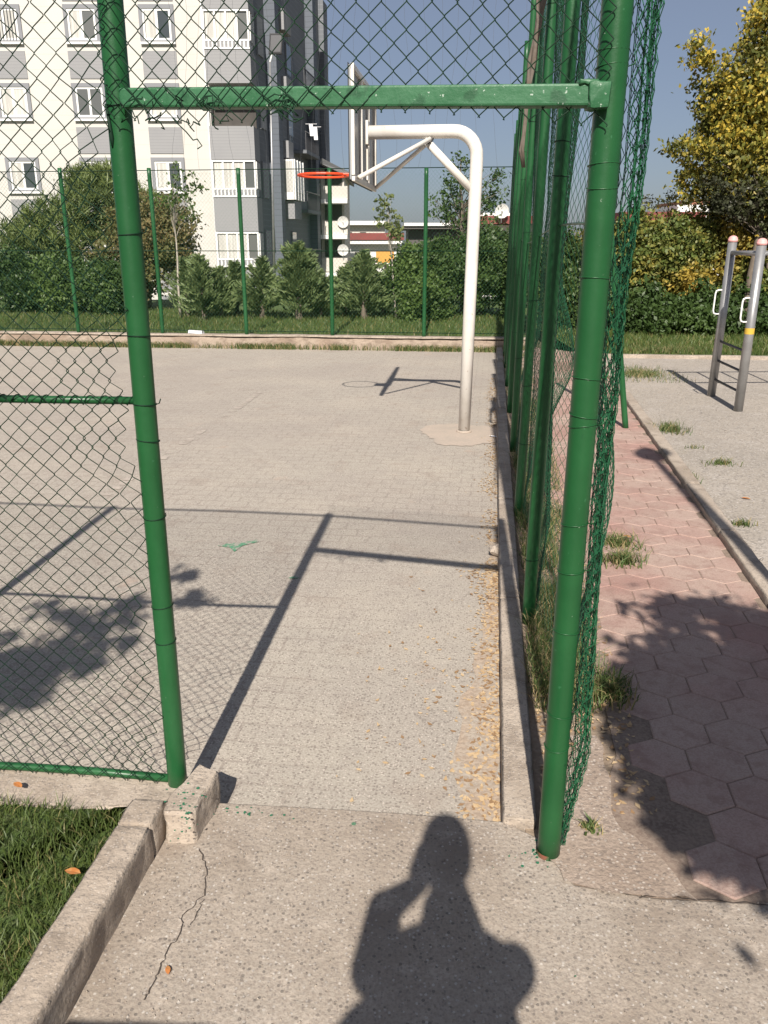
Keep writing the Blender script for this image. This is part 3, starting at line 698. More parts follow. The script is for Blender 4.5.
# far fence ------------------------------------------------------------
ffence = empty('chain_link_fence', wpt(5, .3, WT), 'thin green chain link fence on the wall beyond the court', 'fence')
yf = wpt(2, .28, 0).y
def atwall(px):                                 # point on far fence line seen at column px
    best = None
    for i in range(0, 1700):
        p = wpt(-.5+i*.01, .12, WT); 
        dpx = 384+FPX*p.x/(p.y*cp+(H-p.z)*sp)
        if dpx <= px: return p
    return p
for px in (-12, 79, 163, 247, 333, 424, 508):
    b_ = atwall(px); gpost(b_-Vector((0,0,.03)), Vector((b_.x, b_.y, U(px, 168, b_.y).z)), .034, ffence, k=10)
zt_ = U(300, 169, atwall(300).y).z
for z_ in (zt_, U(300, 251, atwall(300).y).z, WT+.06):
    MB().tube([wpt(-.4, .12, z_+.0), wpt(16, .12, z_)], .007, 6).build('rail', M['wire'], ffence, smooth=True)
mb = MB(); chainlink(mb, lambda s, z, o: (lambda v: Vector((v.x, v.y+o, z)))(wpt(s-.4, .085, z)), 10.5, WT+.03, zt_, .031, .034, .0014, 3, hook=False)
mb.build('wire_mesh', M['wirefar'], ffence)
# high ball net of thin strings above the far fence
bn = MB()
for i in range(26):
    a = -.4+i*.235; pts = [wpt(a+.10*math.sin(z*1.3+i*.7)+.03*mnoise.noise(Vector((i*3.1, z*2, 0))), .1, z) for z in np.linspace(zt_, zt_+3.2, 18)]
    bn.tube(pts, .0018, 3, cap=False)
tag(bn.build('ball_net', M['string']), 'faint high ball net of thin hanging strings above the far fence', 'net')

# ------------------------------------------------------------------ basketball hoop
hb = G(464, 432, 0); hY = hb.y
hoop = empty('basketball_hoop', hb, 'white bent pole basketball hoop with orange rim near the side fence', 'basketball hoop')
top = U(480, 131, hY); xt = top.x-.02; zt = top.z; xb = hb.x
pts = [Vector((xb, hY, -.02)), Vector((xb+(xt-xb)*.5, hY, zt*.5)), Vector((xt, hY, zt-.22))]
for a in range(1, 8):
    t = a/8*math.pi/2; pts.append(Vector((xt-.20*(1-math.cos(t)), hY, zt-.20+.20*math.sin(t)-.0)))
armend = U(361, 132, hY); pts.append(Vector((xt-.22, hY, zt))); pts.append(Vector((armend.x+.045, hY, zt)))
MB().tube(pts, .056, 24).build('pole', M['white'], hoop, smooth=True)
b1 = U(425, 139, hY); b2 = U(472, 190, hY); MB().tube([b1, b2], .034, 16).build('brace', M['white'], hoop, smooth=True)
bx = armend.x+.05; zc_top = U(347, 63, hY-.62).z; zc_bot = U(347, 179, hY-.62).z; hoop.rotation_euler.z = -R(6.5)
y0_, y1_ = hY-.70, hY+.72
th_ = R(0)
brd = MB(); brd.box(bx-.055, bx-.04, y0_, y1_, zc_bot, zc_top)
bo = brd.build('backboard', M['board'], hoop, bevel=.003)
mb = MB()
for (ya, yb, za, zb) in ((y0_, y1_, zc_bot-.012, zc_bot+.03), (y0_, y1_, zc_top-.03, zc_top+.01), (y0_-.01, y0_+.03, zc_bot+.031, zc_top-.031), (y1_-.03, y1_+.01, zc_bot+.031, zc_top-.031),
                         (hY-.25, hY-.21, zc_bot+.031, zc_top-.031), (hY+.21, hY+.25, zc_bot+.031, zc_top-.031)):
    mb.box(bx-.039, bx-.012, ya, yb, za, zb)
mb.build('board_frame', M['white'], hoop, bevel=.004)
mb = MB().box(bx-.061, bx-.056, y0_-.008, y1_+.008, zc_bot-.012, zc_top+.012); mb.build('board_edge', M['black'], hoop)
mb = MB().box(bx-.066, bx-.0615, y0_+.03, y1_-.03, zc_bot+.03, zc_top-.03); mb.build('board_face', M['boardfront'], hoop)
mb = MB().box(bx-.011, bx+.012, hY-.07, hY+.07, zt-.1, zt+.09); mb.box(bx-.011, bx+.005, hY-.03, hY+.03, zc_bot+.04, zt-.11); mb.build('mounting_plate', M['white'], hoop, bevel=.004)
js = U(428, 139, hY)
for sgn, yy in ((-1, y0_+.12), (1, y1_-.12)):
    MB().tube([js+Vector((.02, sgn*.05, .0)), Vector((bx-.0, yy, zc_bot+.02))], .019, 10).build('strut', M['white'], hoop, smooth=True)
MB().ring(js+Vector((.02, 0, -.02)), Vector((1, 0, -.9)), .038, .006, 6, 16).build('clamp', M['steeldk'], hoop)
zr_ = U(325, 174, hY).z; rc = Vector((bx-.067-.13-.20, hY, zr_))
mb = MB().ring(rc, (0, 0, 1), .225, .010, 8, 36)
for yy in (-.12, .12): mb.tube([Vector((bx-.07, hY+yy*.8, zr_)), rc+Vector((.19, yy, 0))], .009, 8)
mb.box(bx-.085, bx-.067, hY-.09, hY+.09, zr_-.07, zr_+.03); mb.box(bx-.21, bx-.086, hY-.08, hY+.08, zr_-.012, zr_-.002)
mb.build('rim', M['rim'], hoop, smooth=False)
for i in range(10):
    a = i*.628; p = rc+Vector((math.cos(a)*.225, math.sin(a)*.225, -.012)); mb = None
MB().ring(hb+Vector((0,0,.01)), (0,0,1), .062, .012, 6, 24).build('base_collar', M['patch'], hoop)

# ------------------------------------------------------------------ exercise bars
e0 = G(711, 396, .058); e1 = G(738, 411, .058); etz = .5*(U(733, 241, e0.y).z+U(761, 243, e1.y).z)
bars = empty('monkey_bars', e0, 'grey metal exercise bars with pink capped posts on the gravel', 'exercise bars')
ext = Vector((3.0, .12, 0))
t0 = U(733, 240, e0.y); t1 = U(762, 243, e1.y)
for (b_, t_, nr) in ((e0, t0, 1), (e1, t1, 1), (e0+ext, t0+ext, 0), (e1+ext, t1+ext, 0)):
    MB().tube([b_-Vector((0,0,.05)), t_], .046, 20).build('post', M['steel'], bars, smooth=True)
    mb = MB().ball(t_+Vector((0,0,.005)), .05, .05, .042, 16, 8); mb.tube([t_-Vector((0,0,.02)), t_+Vector((0,0,.01))], .05, 16); mb.build('post_cap', M['cap'], bars, smooth=True)
za = t0.z-.13
MB().tube([Vector((t0.x, t0.y, za)), Vector((t1.x, t1.y, za))], .024, 12).build('top_bar', M['steel'], bars, smooth=True)
for q in (t0, t1):
    MB().tube([Vector((q.x, q.y, za)), Vector((q.x, q.y, za))+ext], .022, 12).build('rail', M['steel'], bars, smooth=True)
for i in range(1, 9):
    a = Vector((t0.x, t0.y, za))+ext*(i/9); b = Vector((t1.x, t1.y, za))+ext*(i/9)
    MB().tube([a, b], .015, 8).build('rung', M['steel'], bars, smooth=True)
for zz in (.2, .42, .64):
    MB().tube([e0.lerp(t0, zz/1.75)+Vector((.01, -.02, 0)), e1.lerp(t1, zz/1.75)+Vector((.01, .02, 0))], .014, 8).build('rung', M['steeldk'], bars, smooth=True)
for (b_, t_, ya, yb) in ((e0, t0, 290, 314), (e1, t1, 298, 322)):
    pz1 = U(720, ya, b_.y).z; pz0 = U(720, yb, b_.y).z; a = onpost(b_, t_, pz1); b = onpost(b_, t_, pz0); o_ = Vector((-.11, 0, 0))
    MB().tube([a, a+o_*.7, a+o_*.93+Vector((0,0,-.01)), a+o_+Vector((0,0,-.04)), b+o_+Vector((0,0,.04)), b+o_*.93+Vector((0,0,.01)), b+o_*.7, b], .009, 8).build('handle', M['frame'], bars, smooth=True)
p0, p1 = onpost(e1, t1, U(750, 334, e1.y).z), onpost(e1, t1, U(750, 328, e1.y).z)
MB().tube([p0, p1], .0475, 20, cap=False).build('yellow_band', M['yellow'], bars, smooth=True)

# ------------------------------------------------------------------ apartment building
BY = 38.0
apt = empty('apartment_building', (-10, BY, -4), 'cream apartment block with grey window strips and dark grey balcony side', 'apartment building')
def bx_(x0, x1, y0, y1, z0, z1, name, m, parent=apt): return MB().box(x0, x1, y0, y1, z0, z1).build(name, m, parent)
xr = U(210, 100, BY).x
bx_(-26, xr, BY, BY+12, -6, 15, 'wall', M['cream'])
rows = [(10.33), (7.42), (4.52), (1.62), (-1.3), (13.2)]
colx = [U(x, 100, BY).x for x in (163, 90, 14)]; colx.append(colx[2]*2-colx[1]); colx.append(colx[3]*2-colx[2])
def window(x, z, w, h, Y, parent, kind=0, mull=1):
    s = MB(); t = .15                       # surround
    for a in ((x-w/2-t, x-w/2, z-h/2-t*.7, z+h/2+t), (x+w/2, x+w/2+t, z-h/2-t*.7, z+h/2+t), (x-w/2, x+w/2, z+h/2, z+h/2+t), (x-w/2, x+w/2, z-h/2-t*.7, z-h/2)):
        s.box(a[0], a[1], Y-.06, Y-.003, a[2], a[3])
    wn = s.build('window', M['surround'], parent)
    f = MB(); u = .08
    for a in ((x-w/2, x-w/2+u, z-h/2, z+h/2), (x+w/2-u, x+w/2, z-h/2, z+h/2), (x-w/2+u, x+w/2-u, z+h/2-u, z+h/2), (x-w/2+u, x+w/2-u, z-h/2, z-h/2+u), (x-u*.6, x+u*.6, z-h/2+u, z+h/2-u)):
        f.box(a[0], a[1], Y-.035, Y-.004, a[2], a[3])
    def kid(mb_, nm, m_):
        return mb_.build(nm, m_, wn)
    o = kid(f, 'frame', M['frame'])
    kid(MB().box(x-w/2+u, x+w/2-u, Y-.018, Y-.006, z-h/2+u, z+h/2-u), 'pane', M['glass'])
    if kind:
        kid(MB().box(x-w/2+u+.02, x-.05 if kind == 2 else x+w/2-u, Y-.022, Y-.019, z-h/2+u, z+h/2-u), 'curtain', M['curtain'])
    if kind == 3:
        gr_ = MB()
        for q in np.linspace(x-w/2+.12, x+w/2-.12, 8): gr_.box(q-.012, q+.012, Y-.075, Y-.062, z-h/2, z+h/2)
        kid(gr_, 'window_grille', M['steeldk'])
    sl = kid(MB().box(x-w/2-t, x+w/2+t, Y-.12, Y-.062, z-h/2-t*.7-.05, z-h/2-t*.7+.03), 'sill', M['frame'])
for ci, cx in enumerate(colx):
    for ri, z in enumerate(rows):
        window(cx, z+.05, 1.16, 1.16, BY, apt, kind=[2, 1, 2, 0, 3, 1][(ci*2+ri) % 6] if ri < 3 else 3)
    for ri in range(len(rows)):
        z = rows[ri]
        if ri in (0, 2, 3) or ci != 2: bx_(cx-.72, cx+.72, BY-.03, BY-.002, z-2.9+.94, z-.92, 'grey_panel', M['lightgrey'])
# bay with glazed balconies
x0, x1 = xr+.02, U(252, 100, BY-.8).x
BB = BY-.7
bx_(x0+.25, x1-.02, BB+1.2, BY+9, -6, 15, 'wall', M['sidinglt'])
def bay(zb, zt_, parent, kind):
    if kind == 'panel': bx_(x0, x1, BB, BB+1.5, zb, zt_, 'balcony_panel', M['lightgrey'])
    elif kind == 'glazed':
        h = zt_-zb; p = MB().box(x0+.03, x1-.03, BB+.06, BB+1.4, zb, zt_).build('balcony_glazing', M['glass'], parent)
        f = MB(); n = 4
        for i in range(n+1):
            q = x0+(x1-x0-.07)*i/n; f.box(q, q+.07, BB-.002, BB+.05, zb+.33, zt_-.07)
        f.box(x0, x1, BB-.002, BB+.05, zt_-.068, zt_); f.box(x0, x1, BB-.002, BB+.05, zb+.26, zb+.328)
        for i in range(3): f.box(x1+.002, x1+.045, BB+.1+.45*i, BB+.16+.45*i, zb+.3, zt_-.05)
        f.build('frame', M['frame'], p)
        MB().box(x0+.1, x0+(x1-x0)*.72, BB+.052, BB+.059, zb+.34, zt_-.08).build('curtain', M['curtain'], p)
        f = MB()
        for i in range(12): q = x0+.04+(x1-x0-.1)*i/11; f.box(q-.03, q+.03, BB-.03, BB-.01, zb+.02, zb+.24)
        f.box(x0, x1, BB-.032, BB-.008, zb-.04, zb+.018); f.build('balustrade', M['frame'], p)
        MB().box(x0+.01, x1-.01, BB+.002, BB+.058, zb-.001, zb+.25).build('lower_panel', M['lightgrey'], p)
    else:
        MB().box(x0+.03, x1-.03, BB+1.1, BB+1.19, zb, zt_).build('recess_shade', M['dark'], parent)  # dark sheet paints in the shade at the back of the open balcony
def zpx(py): return U(230, py, BB).z
bay(zpx(270), -6, apt, 'panel'); bay(zpx(266), zpx(232), apt, 'glazed'); bay(zpx(231.5), zpx(197), apt, 'panel')
bay(zpx(196), zpx(160), apt, 'glazed'); bay(zpx(159.5), zpx(126), apt, 'panel'); bay(zpx(125), zpx(84), apt, 'open'); bay(zpx(83), zpx(49), apt, 'panel')
bay(zpx(48), zpx(9), apt, 'glazed'); bay(zpx(8.5), zpx(-30), apt, 'panel')
MB().tube([Vector((x0-.12, BY-.08, -5)), Vector((x0-.12, BY-.08, 15))], .05, 8).build('drainpipe', M['frame'], apt, smooth=True)
# dark oblique side wall
sx0 = U(270, 100, BY+1.2).x; E = U(326, 200, BY+16); 
S0 = Vector((x1-.05, BY+.5, 0)); S1 = Vector((E.x, E.y, 0)); sd = (S1-S0).normalized(); sn = Vector((sd.y, -sd.x, 0)); SL = (S1-S0).length
def SP(a, o, z): v = S0+sd*a+sn*o; v.z = z; return v
def sbox(a0, a1, o0, o1, z0, z1, name, m, parent=apt):
    vs = [SP(a, o, z) for z in (z0, z1) for a, o in ((a0, o0), (a1, o0), (a1, o1), (a0, o1))]
    return MB().add(vs, [(0,1,2,3),(7,6,5,4),(0,4,5,1),(1,5,6,2),(2,6,7,3),(3,7,4,0)]).build(name, m, parent)
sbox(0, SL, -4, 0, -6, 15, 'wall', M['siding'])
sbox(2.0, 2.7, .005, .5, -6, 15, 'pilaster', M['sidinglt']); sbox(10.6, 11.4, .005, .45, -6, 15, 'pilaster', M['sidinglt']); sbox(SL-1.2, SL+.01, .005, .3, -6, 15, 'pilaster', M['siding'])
for z in rows[:4]:
    for a in (.6, 5.9, 13.2):
        w_ = sbox(a, a+.95, .006, .05, z-.8, z+.7, 'window', M['glass'])
        sbox(a-.07, a-.002, .006, .07, z-.85, z+.75, 'frame', M['surround'], w_)
    sbox(7.0, 10.4, .01, .7, z-1.22, z-1.05, 'balcony_slab', M['siding'])
    f = MB()
    for i in range(14):
        a = 7.05+i*.25; q = SP(a, .66, z-1.04); f.bar(q, q+Vector((0,0,.85)), .03)
    f.bar(SP(7.0, .66, z-.18), SP(10.4, .66, z-.18), .05); f.build('balustrade', M['steeldk'], apt)
def sidebay(zb, zt_):
    b = sbox(3.2, 5.1, .01, .85, zb, zt_, 'side_bay', M['housew'])
    sbox(3.25, 5.05, .852, .9, zb+.35, zt_-.08, 'pane', M['glass'], b)
    f = MB()
    for a in (3.2, 3.8, 4.4, 5.04): f.bar(SP(a, .905, zb), SP(a, .905, zt_), .06)
    f.build('frame', M['frame'], b)
    vs = [SP(3.19, o, z) for z in (zb+.35, zt_-.08) for o in (.1, .8)]
    MB().add(vs, [(0, 1, 3, 2)]).build('pane', M['curtain'], b)
def zs(py): return U(303, py, BY+4).z
sidebay(zs(200), zs(160)); sbox(3.4, 4.9, .01, .8, zs(219), zs(201), 'bay_base', M['lightgrey']); sbox(3.4, 4.4, .01, .6, zs(158), zs(141), 'bay_base', M['lightgrey'])
sbox(3.4, 4.6, .01, .6, zs(92), zs(77), 'bay_base', M['lightgrey']); sbox(3.3, 4.7, .01, .6, zs(31), zs(10), 'bay_base', M['lightgrey'])
# hanging laundry
for a, zz, k_ in ((7.6, zs(138)+1.1, .9), (8.7, zs(138)+1.1, 1.0)):
    p = SP(a, .85, zz); mb = MB()
    mb.box(p.x-.10, p.x+.10, p.y-.02, p.y+.02, zz-.62*k_, zz, lambda x, y, z: (x+.05*math.sin(z*9), y+.03*math.sin(z*7), z))
    mb.bar(p+Vector((-.3, 0, .02)), p+Vector((.3, 0, .02)), .02)
    tag(mb.build('laundry', M['litterwhite']), 'white laundry hanging on the dark grey side of the apartment block', 'laundry', 'white laundry on the side wall')
# floodlight mast in front of the building
fp = U(274, 285, 26); fp.z = -.2; ft = U(270, 62, 26)
fl = empty('floodlight_mast', fp, 'slim white floodlight mast in front of the dark building side', 'floodlight')
MB().tube([fp, Vector((ft.x, ft.y, ft.z))], [.04, .028], 10).build('mast', M['steel'], fl, smooth=True)
c = U(276, 44, 26); mb = MB(); mb.box(-.19, .19, -.05, .05, -.26, .26, lambda x, y, z: (c.x+x+.12*z, c.y+y, c.z+z)); lh = mb.build('lamp_head', M['black'], fl, bevel=.01)
mb = MB(); mb.box(-.15, .15, -.056, -.052, -.21, .21, lambda x, y, z: (c.x+x+.12*z, c.y+y, c.z+z)); mb.build('lens', M['steeldk'], lh)
MB().tube([ft, c+Vector((-.1, 0, -.2))], .025, 8).build('bracket', M['frame'], fl)

# ------------------------------------------------------------------ distant houses
def pbox(pxa, pxb, pya, pyb, Y, dep, name, m, parent, proud=0):
    a = U(pxa, pyb, Y); b = U(pxb, pya, Y); xm0 = U(pxa, (pya+pyb)/2, Y).x; xm1 = U(pxb, (pya+pyb)/2, Y).x
    return MB().box(xm0, xm1, Y-proud, Y+dep, a.z, b.z).build(name, m, parent)
def sub(mb_, name, m, parent): return mb_.build(name, m, parent)
# cream balcony block
bb = empty('apartment_building', U(336, 300, 52), 'distant cream block with stacked balconies just right of the dark facade', 'apartment building')
pbox(322, 345, 168, 330, 52, 8, 'wall', M['house'], bb)
for y_ in (190, 225, 262):
    pbox(322, 348, y_+10, y_+14, 51.4, .5, 'balcony_slab', M['housew'], bb, 1); pbox(322, 347.5, y_-4, y_+9.5, 50.6, .12, 'balustrade', M['house'], bb)
    pbox(325, 342, y_-22, y_-5, 51.99, .002, 'window', M['dark'], bb, .05)
q = [U(320, 163, 50), U(322, 158, 50), U(349, 172, 52), U(349, 177, 52)]
mb = MB(); mb.add([v for v in q]+[v+Vector((0, 9, 0)) for v in q], [(0,1,2,3),(7,6,5,4),(0,4,5,1),(1,5,6,2),(2,6,7,3),(3,7,4,0)]); mb.build('roof', M['lightgrey'], bb)
def dish(px, py, Y, r, label):
    c = U(px, py, Y); root = empty('satellite_dish', c, label, 'satellite dish')
    mb = MB(); n = 16; vs = [c+Vector((0, .25*r, 0))]
    for i, rr in enumerate((.5, 1.0)):
        for j in range(n):
            a = 2*math.pi*j/n; vs.append(c+Vector((math.cos(a)*r*rr, .25*r*(1-rr*rr)-.2*math.sin(a)*r*rr, math.sin(a)*r*rr)))
    fs_ = [(0, 1+j, 1+(j+1) % n) for j in range(n)]+[(1+j, 1+n+j, 1+n+(j+1) % n, 1+(j+1) % n) for j in range(n)]
    mb.add(vs, fs_); mb.build('reflector', M['housew'], root, smooth=True)
    MB().tube([c+Vector((0, .2*r, 0)), c+Vector((0, .4*r, -r*1.6))], r*.07, 6).build('mount', M['steel'], root)
    MB().tube([c+Vector((0, .0, -r*.7)), c+Vector((0, -r*.7, -r*.1))], r*.05, 5).build('feed_arm', M['steel'], root)
dish(343, 222, 50.4, .33, 'white satellite dish on the upper balcony of the distant cream block')
dish(343, 250, 50.4, .33, 'white satellite dish on the lower balcony of the distant cream block')
def house(spec, label, loc):
    root = empty('house', U(*loc), label, 'house', 'low houses beyond the hedge')
    for (a, b, c_, d, Y, dep, nm, m, pr) in spec: pbox(a, b, c_, d, Y, dep, nm, M[m], root, pr)
    return root
house([(340, 385, 224, 300, 95, 12, 'wall', 'house', 0), (340, 386, 221, 225, 94.5, 13, 'roof', 'housew', .3), (346, 352, 232, 240, 94.99, .01, 'window', 'dark', .03), (360, 366, 232, 240, 94.99, .01, 'window', 'dark', .03)], 'pale distant house with flat white roof left of the slender tree', (362, 290, 95))
house([(346, 400, 244, 300, 70, 8, 'wall', 'housew', 0), (346, 404, 233, 240, 69.6, 9, 'roof', 'maroon', .4), (350, 402, 240.5, 244, 69.8, 8, 'eave', 'housew', .5), (355, 365, 252, 262, 69.99, .01, 'window', 'dark', .03)], 'white house with maroon roof band behind the conifers', (372, 300, 70))
house([(376, 394, 252, 263, 60, 4, 'balcony', 'orange', .2), (378, 383, 264, 300, 60.1, .4, 'pillar', 'housew', 0), (390, 394, 264, 300, 60.1, .4, 'pillar', 'housew', 0), (384, 389, 264, 300, 62, .4, 'wall', 'house', 0)], 'small white pillared house with an orange balcony front', (385, 300, 60))
house([(408, 460, 229, 300, 80, 9, 'wall', 'roofdk', 0), (404, 466, 223, 226, 79.3, 10, 'roof', 'housew', .6), (404, 466, 226.2, 229, 79.4, 10, 'fascia', 'roofdk', .5), (432, 445, 232, 238, 79.99, .01, 'window', 'glass', .05)], 'dark walled house with flat white roof left of the hoop pole', (434, 300, 80))
house([(474, 540, 225, 300, 66, 9, 'wall', 'housew', 0), (474, 538, 216, 224, 65.5, 10, 'roof', 'maroon', .4), (474, 530, 213, 216, 66.5, 9, 'parapet', 'housew', .3), (482, 492, 230, 238, 65.99, .01, 'window', 'dark', .03)], 'white house with maroon roof right of the hoop pole', (505, 300, 66))
house([(628, 700, 222, 300, 75, 9, 'wall', 'housew', 0), (622, 704, 212, 222, 74.3, 10, 'roof', 'maroon', .4), (640, 650, 232, 242, 74.99, .01, 'window', 'dark', .03), (665, 675, 232, 242, 74.99, .01, 'window', 'dark', .03), (676, 708, 205, 212, 82, 9, 'parapet', 'housew', .3)], 'white house with red brown roof glimpsed through the yellow hedge', (664, 300, 75))
house([(690, 760, 206, 300, 90, 9, 'wall', 'housew', 0), (688, 764, 200, 206, 89.5, 10, 'roof', 'roofrust', .4)], 'distant white house behind the yellow leaved tree', (725, 300, 90))
dish(502, 211, 64.5, .52, 'white satellite dish on the roof right of the hoop pole')

# ------------------------------------------------------------------ trees and hedges behind the court
def gz(Y): return WT+.05 if Y < 23 else height(0, Y)
def B(px, Y): v = U(px, 320, Y); v.z = gz(Y) if Y < 23 else -.6; return v
def pinetufts(blobs, n, per, ls):
    Pn, cl = crown_points(blobs, n, 1, .05, .4); pts = []; dirs = []
    for q in cl:
        for _ in range(per):
            d = np.random.default_rng(int(abs(q[0]*1000)) % 9999+_).normal(size=3); d[2] = abs(d[2])*1.1+.5; d /= np.linalg.norm(d)
            pts.append(q+d*ls*.8); dirs.append(d)
    return quads(np.array(pts), ls*1.6, .10, 0, np.array(dirs), .3)
bl = [blob(110, 210, 21, 42, 40, 1.3), blob(60, 235, 20.5, 40, 35, 1.2), blob(90, 185, 21, 26, 18, .8), blob(25, 250, 20.5, 30, 30, 1.0), blob(150, 230, 21, 30, 34, 1)]
V, F = pinetufts(bl, 1500, 14, .16)
tree('pine_tree', B(95, 21), U(100, 190, 21), .12, bl, 420, 16, .22, .1, M['pine'], M['bark'], 'broad bushy pine tree in front of the cream block at left', 'pine tree', None, .25, .6, 14, .3, (V, F))
bl = [blob(150, 245, 19.6, 44, 45, 1.1), blob(175, 235, 19.8, 22, 40, .8), blob(125, 270, 19.4, 35, 40, .9)]
tree('rusty_shrub', B(150, 19.6), U(150, 230, 19.6), .08, bl, 520, 40, .2, .085, M['rusty'], M['bark'], 'dense brownish green shrub behind the left gate post', 'shrub', None, .6, 0, 12, .45)
for i, (px, w_, t_, Y, mt, lb_) in enumerate([(18, 34, 250, 18.8, 'leafdk', 'dark green shrub at the far left edge behind the far fence'), (62, 36, 255, 18.6, 'leafmid', 'rounded green shrub behind the far fence, second from the left edge'), (108, 30, 262, 18.4, 'leafdk', 'dark green shrub left of the left gate post behind the far fence')]):
    bl = [blob(px, (t_+318)/2, Y, w_*.75, (318-t_)*.52, .8), blob(px+8, 290, Y, w_*.7, 30, .8), blob(px-10, t_+22, Y, w_*.45, 20, .6)]
    tree('shrub', B(px, Y), U(px, t_+20, Y), .05, bl, 420, 36, .17, .075, M[mt], M['bark'], lb_, 'shrub', 'shrubs behind the far fence', .6, 0, 8, .45)
bl = [blob(182, 190, 17.6, 20, 12, .4), blob(170, 205, 17.6, 12, 15, .35), blob(193, 180, 17.6, 10, 12, .3), blob(176, 172, 17.6, 10, 8, .3), blob(188, 212, 17.6, 10, 8, .3)]
tree('young_tree', B(181, 17.6), U(172, 185, 17.6), .028, bl, 60, 12, .09, .07, M['leafmid'], M['barkpale'], 'slender young tree with sparse leaves beside the left gate post', 'tree', 'young slender trees by the far fence', .6, 0, 22, .2)
bl = [blob(386, 205, 17.2, 10, 13, .25), blob(390, 222, 17.2, 13, 12, .3), blob(396, 236, 17.2, 9, 10, .25)]
tree('young_tree', B(396, 17.2), U(387, 200, 17.2), .022, bl, 46, 16, .07, .075, M['paleleaf'], M['barkpale'], 'slender pale trunked young tree left of the hoop pole', 'tree', 'young slender trees by the far fence', .6, 0, 18, .2)
con = [(205, 17, 256, 22, 'small conifer left of the second far post'), (222, 17.4, 268, 16, 'small bushy conifer just left of a green post'), (238, 17.8, 262, 18, 'conifer crossing behind the post below the grey bay'),
       (262, 17.2, 258, 20, 'conifer at the foot of the dark facade'), (299, 17.0, 244, 32, 'tallest conifer of the row, under the side bay'), (322, 17.5, 272, 20, 'low conifer tucked left of the post under the rim'),
       (345, 17.8, 266, 18, 'low conifer right of the post under the rim'), (364, 17.1, 252, 28, 'pointed conifer left of the pale slender tree'), (384, 17.8, 275, 18, 'low conifer around the foot of the pale slender tree'), (188, 17.9, 258, 18, 'conifer left of the row beside the rusty shrub')]
for px, Y, ty, rp, lb_ in con:
    b_ = B(px, Y); hh = U(px, ty, Y).z-b_.z; k_ = (Y*cp)/FPX
    conifer(b_, hh, rp*k_*1.35, int(4600*(rp/22)**1.3), M['conifer'], lb_, 'row of small conifers behind the far fence', lean=random.uniform(-.06, .06), ls=.12)
for i, (px, w_, t_, Y, mt, lb_) in enumerate([(412, 30, 248, 17.6, 'leafmid', 'loose green shrub between the slender tree and a post'), (440, 34, 240, 17.4, 'leafdk', 'rounded dark shrub left of the hoop pole'), (480, 36, 226, 17.8, 'leafdk', 'large dark shrub right behind the hoop pole'), (512, 34, 232, 17.2, 'leafdk', 'dark shrub at the right corner of the far fence'), (425, 24, 280, 16.9, 'leafmid', 'low shrub in front of the rounded dark shrub')]):
    bl = [blob(px, (t_+318)/2-4, Y, w_*.72, (318-t_)*.5, .8), blob(px+9, t_+28, Y, w_*.5, 26, .6), blob(px-12, t_+34, Y, w_*.45, 24, .6)]
    tree('shrub', B(px, Y), U(px, t_+25, Y), .06, bl, 480, 40, .15, .07, M[mt], M['bark'], lb_, 'shrub', 'shrubs behind the far fence', .6, 0, 8, .5)
bl = [blob(455, 175, 19, 16, 22, .5), blob(470, 200, 19, 30, 16, .7), blob(445, 205, 19, 18, 18, .5), blob(492, 190, 19, 18, 18, .5), blob(465, 222, 19, 28, 14, .6), blob(500, 175, 19, 8, 9, .3)]
tree('deciduous_tree', B(463, 19), U(460, 160, 19), .06, bl, 170, 15, .12, .08, M['leafdk'], M['bark'], 'sparse open crowned tree rising behind the hoop pole', 'tree', None, .55, 0, 70, .15)
# right hand side: hedge and yellow tree
for i, (px, w_, t_, Y, mt, lb_) in enumerate([(640, 34, 222, 16.8, 'hedgeyel', 'yellow green bush just right of the loose net'), (675, 34, 226, 16.5, 'hedgeyel', 'yellow green bush between the net and the bars'), (712, 36, 216, 16.7, 'hedgeyel', 'golden bush behind the left post of the bars'), (752, 36, 222, 16.5, 'hedgeyel', 'golden bush behind the right post of the bars'), (790, 40, 215, 17.6, 'hedgeyel', 'yellow green bush at the right edge'), (600, 30, 235, 17.9, 'hedgeyel', 'yellow green bush seen through the side net'),
        (650, 38, 296, 15.7, 'leafdk', 'low dark bush in front of the yellow hedge near the net'), (700, 38, 296, 15.6, 'leafdk', 'low dark bush left of the bars'), (748, 38, 296, 15.7, 'leafdk', 'low dark bush behind the bars'), (795, 38, 296, 15.7, 'leafdk', 'low dark bush at the right edge'), (560, 34, 245, 17.4, 'leafdk', 'dark bush seen through the side fence posts'), (590, 34, 285, 16.4, 'leafdk', 'low dark bush seen through the side net')]):
    lo = 324 if Y > 16.2 else 333
    bl = [blob(px, (t_+lo)/2+6, Y, w_*.8, (lo-t_)*.46, .8), blob(px+12, t_+18, Y, w_*.35, 22, .6), blob(px-13, t_+26, Y, w_*.4, 22, .6), blob(px+random.uniform(-8, 8), t_+4, Y, w_*.18, 20, .3), blob(px-20, t_+10, Y, w_*.15, 14, .3)]
    b_ = U(px, 325, Y); b_.z = .1
    tree('bush', b_, U(px, t_+20, Y), .05, bl, 460 if mt != 'leafdk' else 380, 38 if mt != 'leafdk' else 30, .17, .085, M[mt], M['bark'], lb_, 'bush', 'bushes of the hedge beyond the gravel', .6, 0, 14, .4)
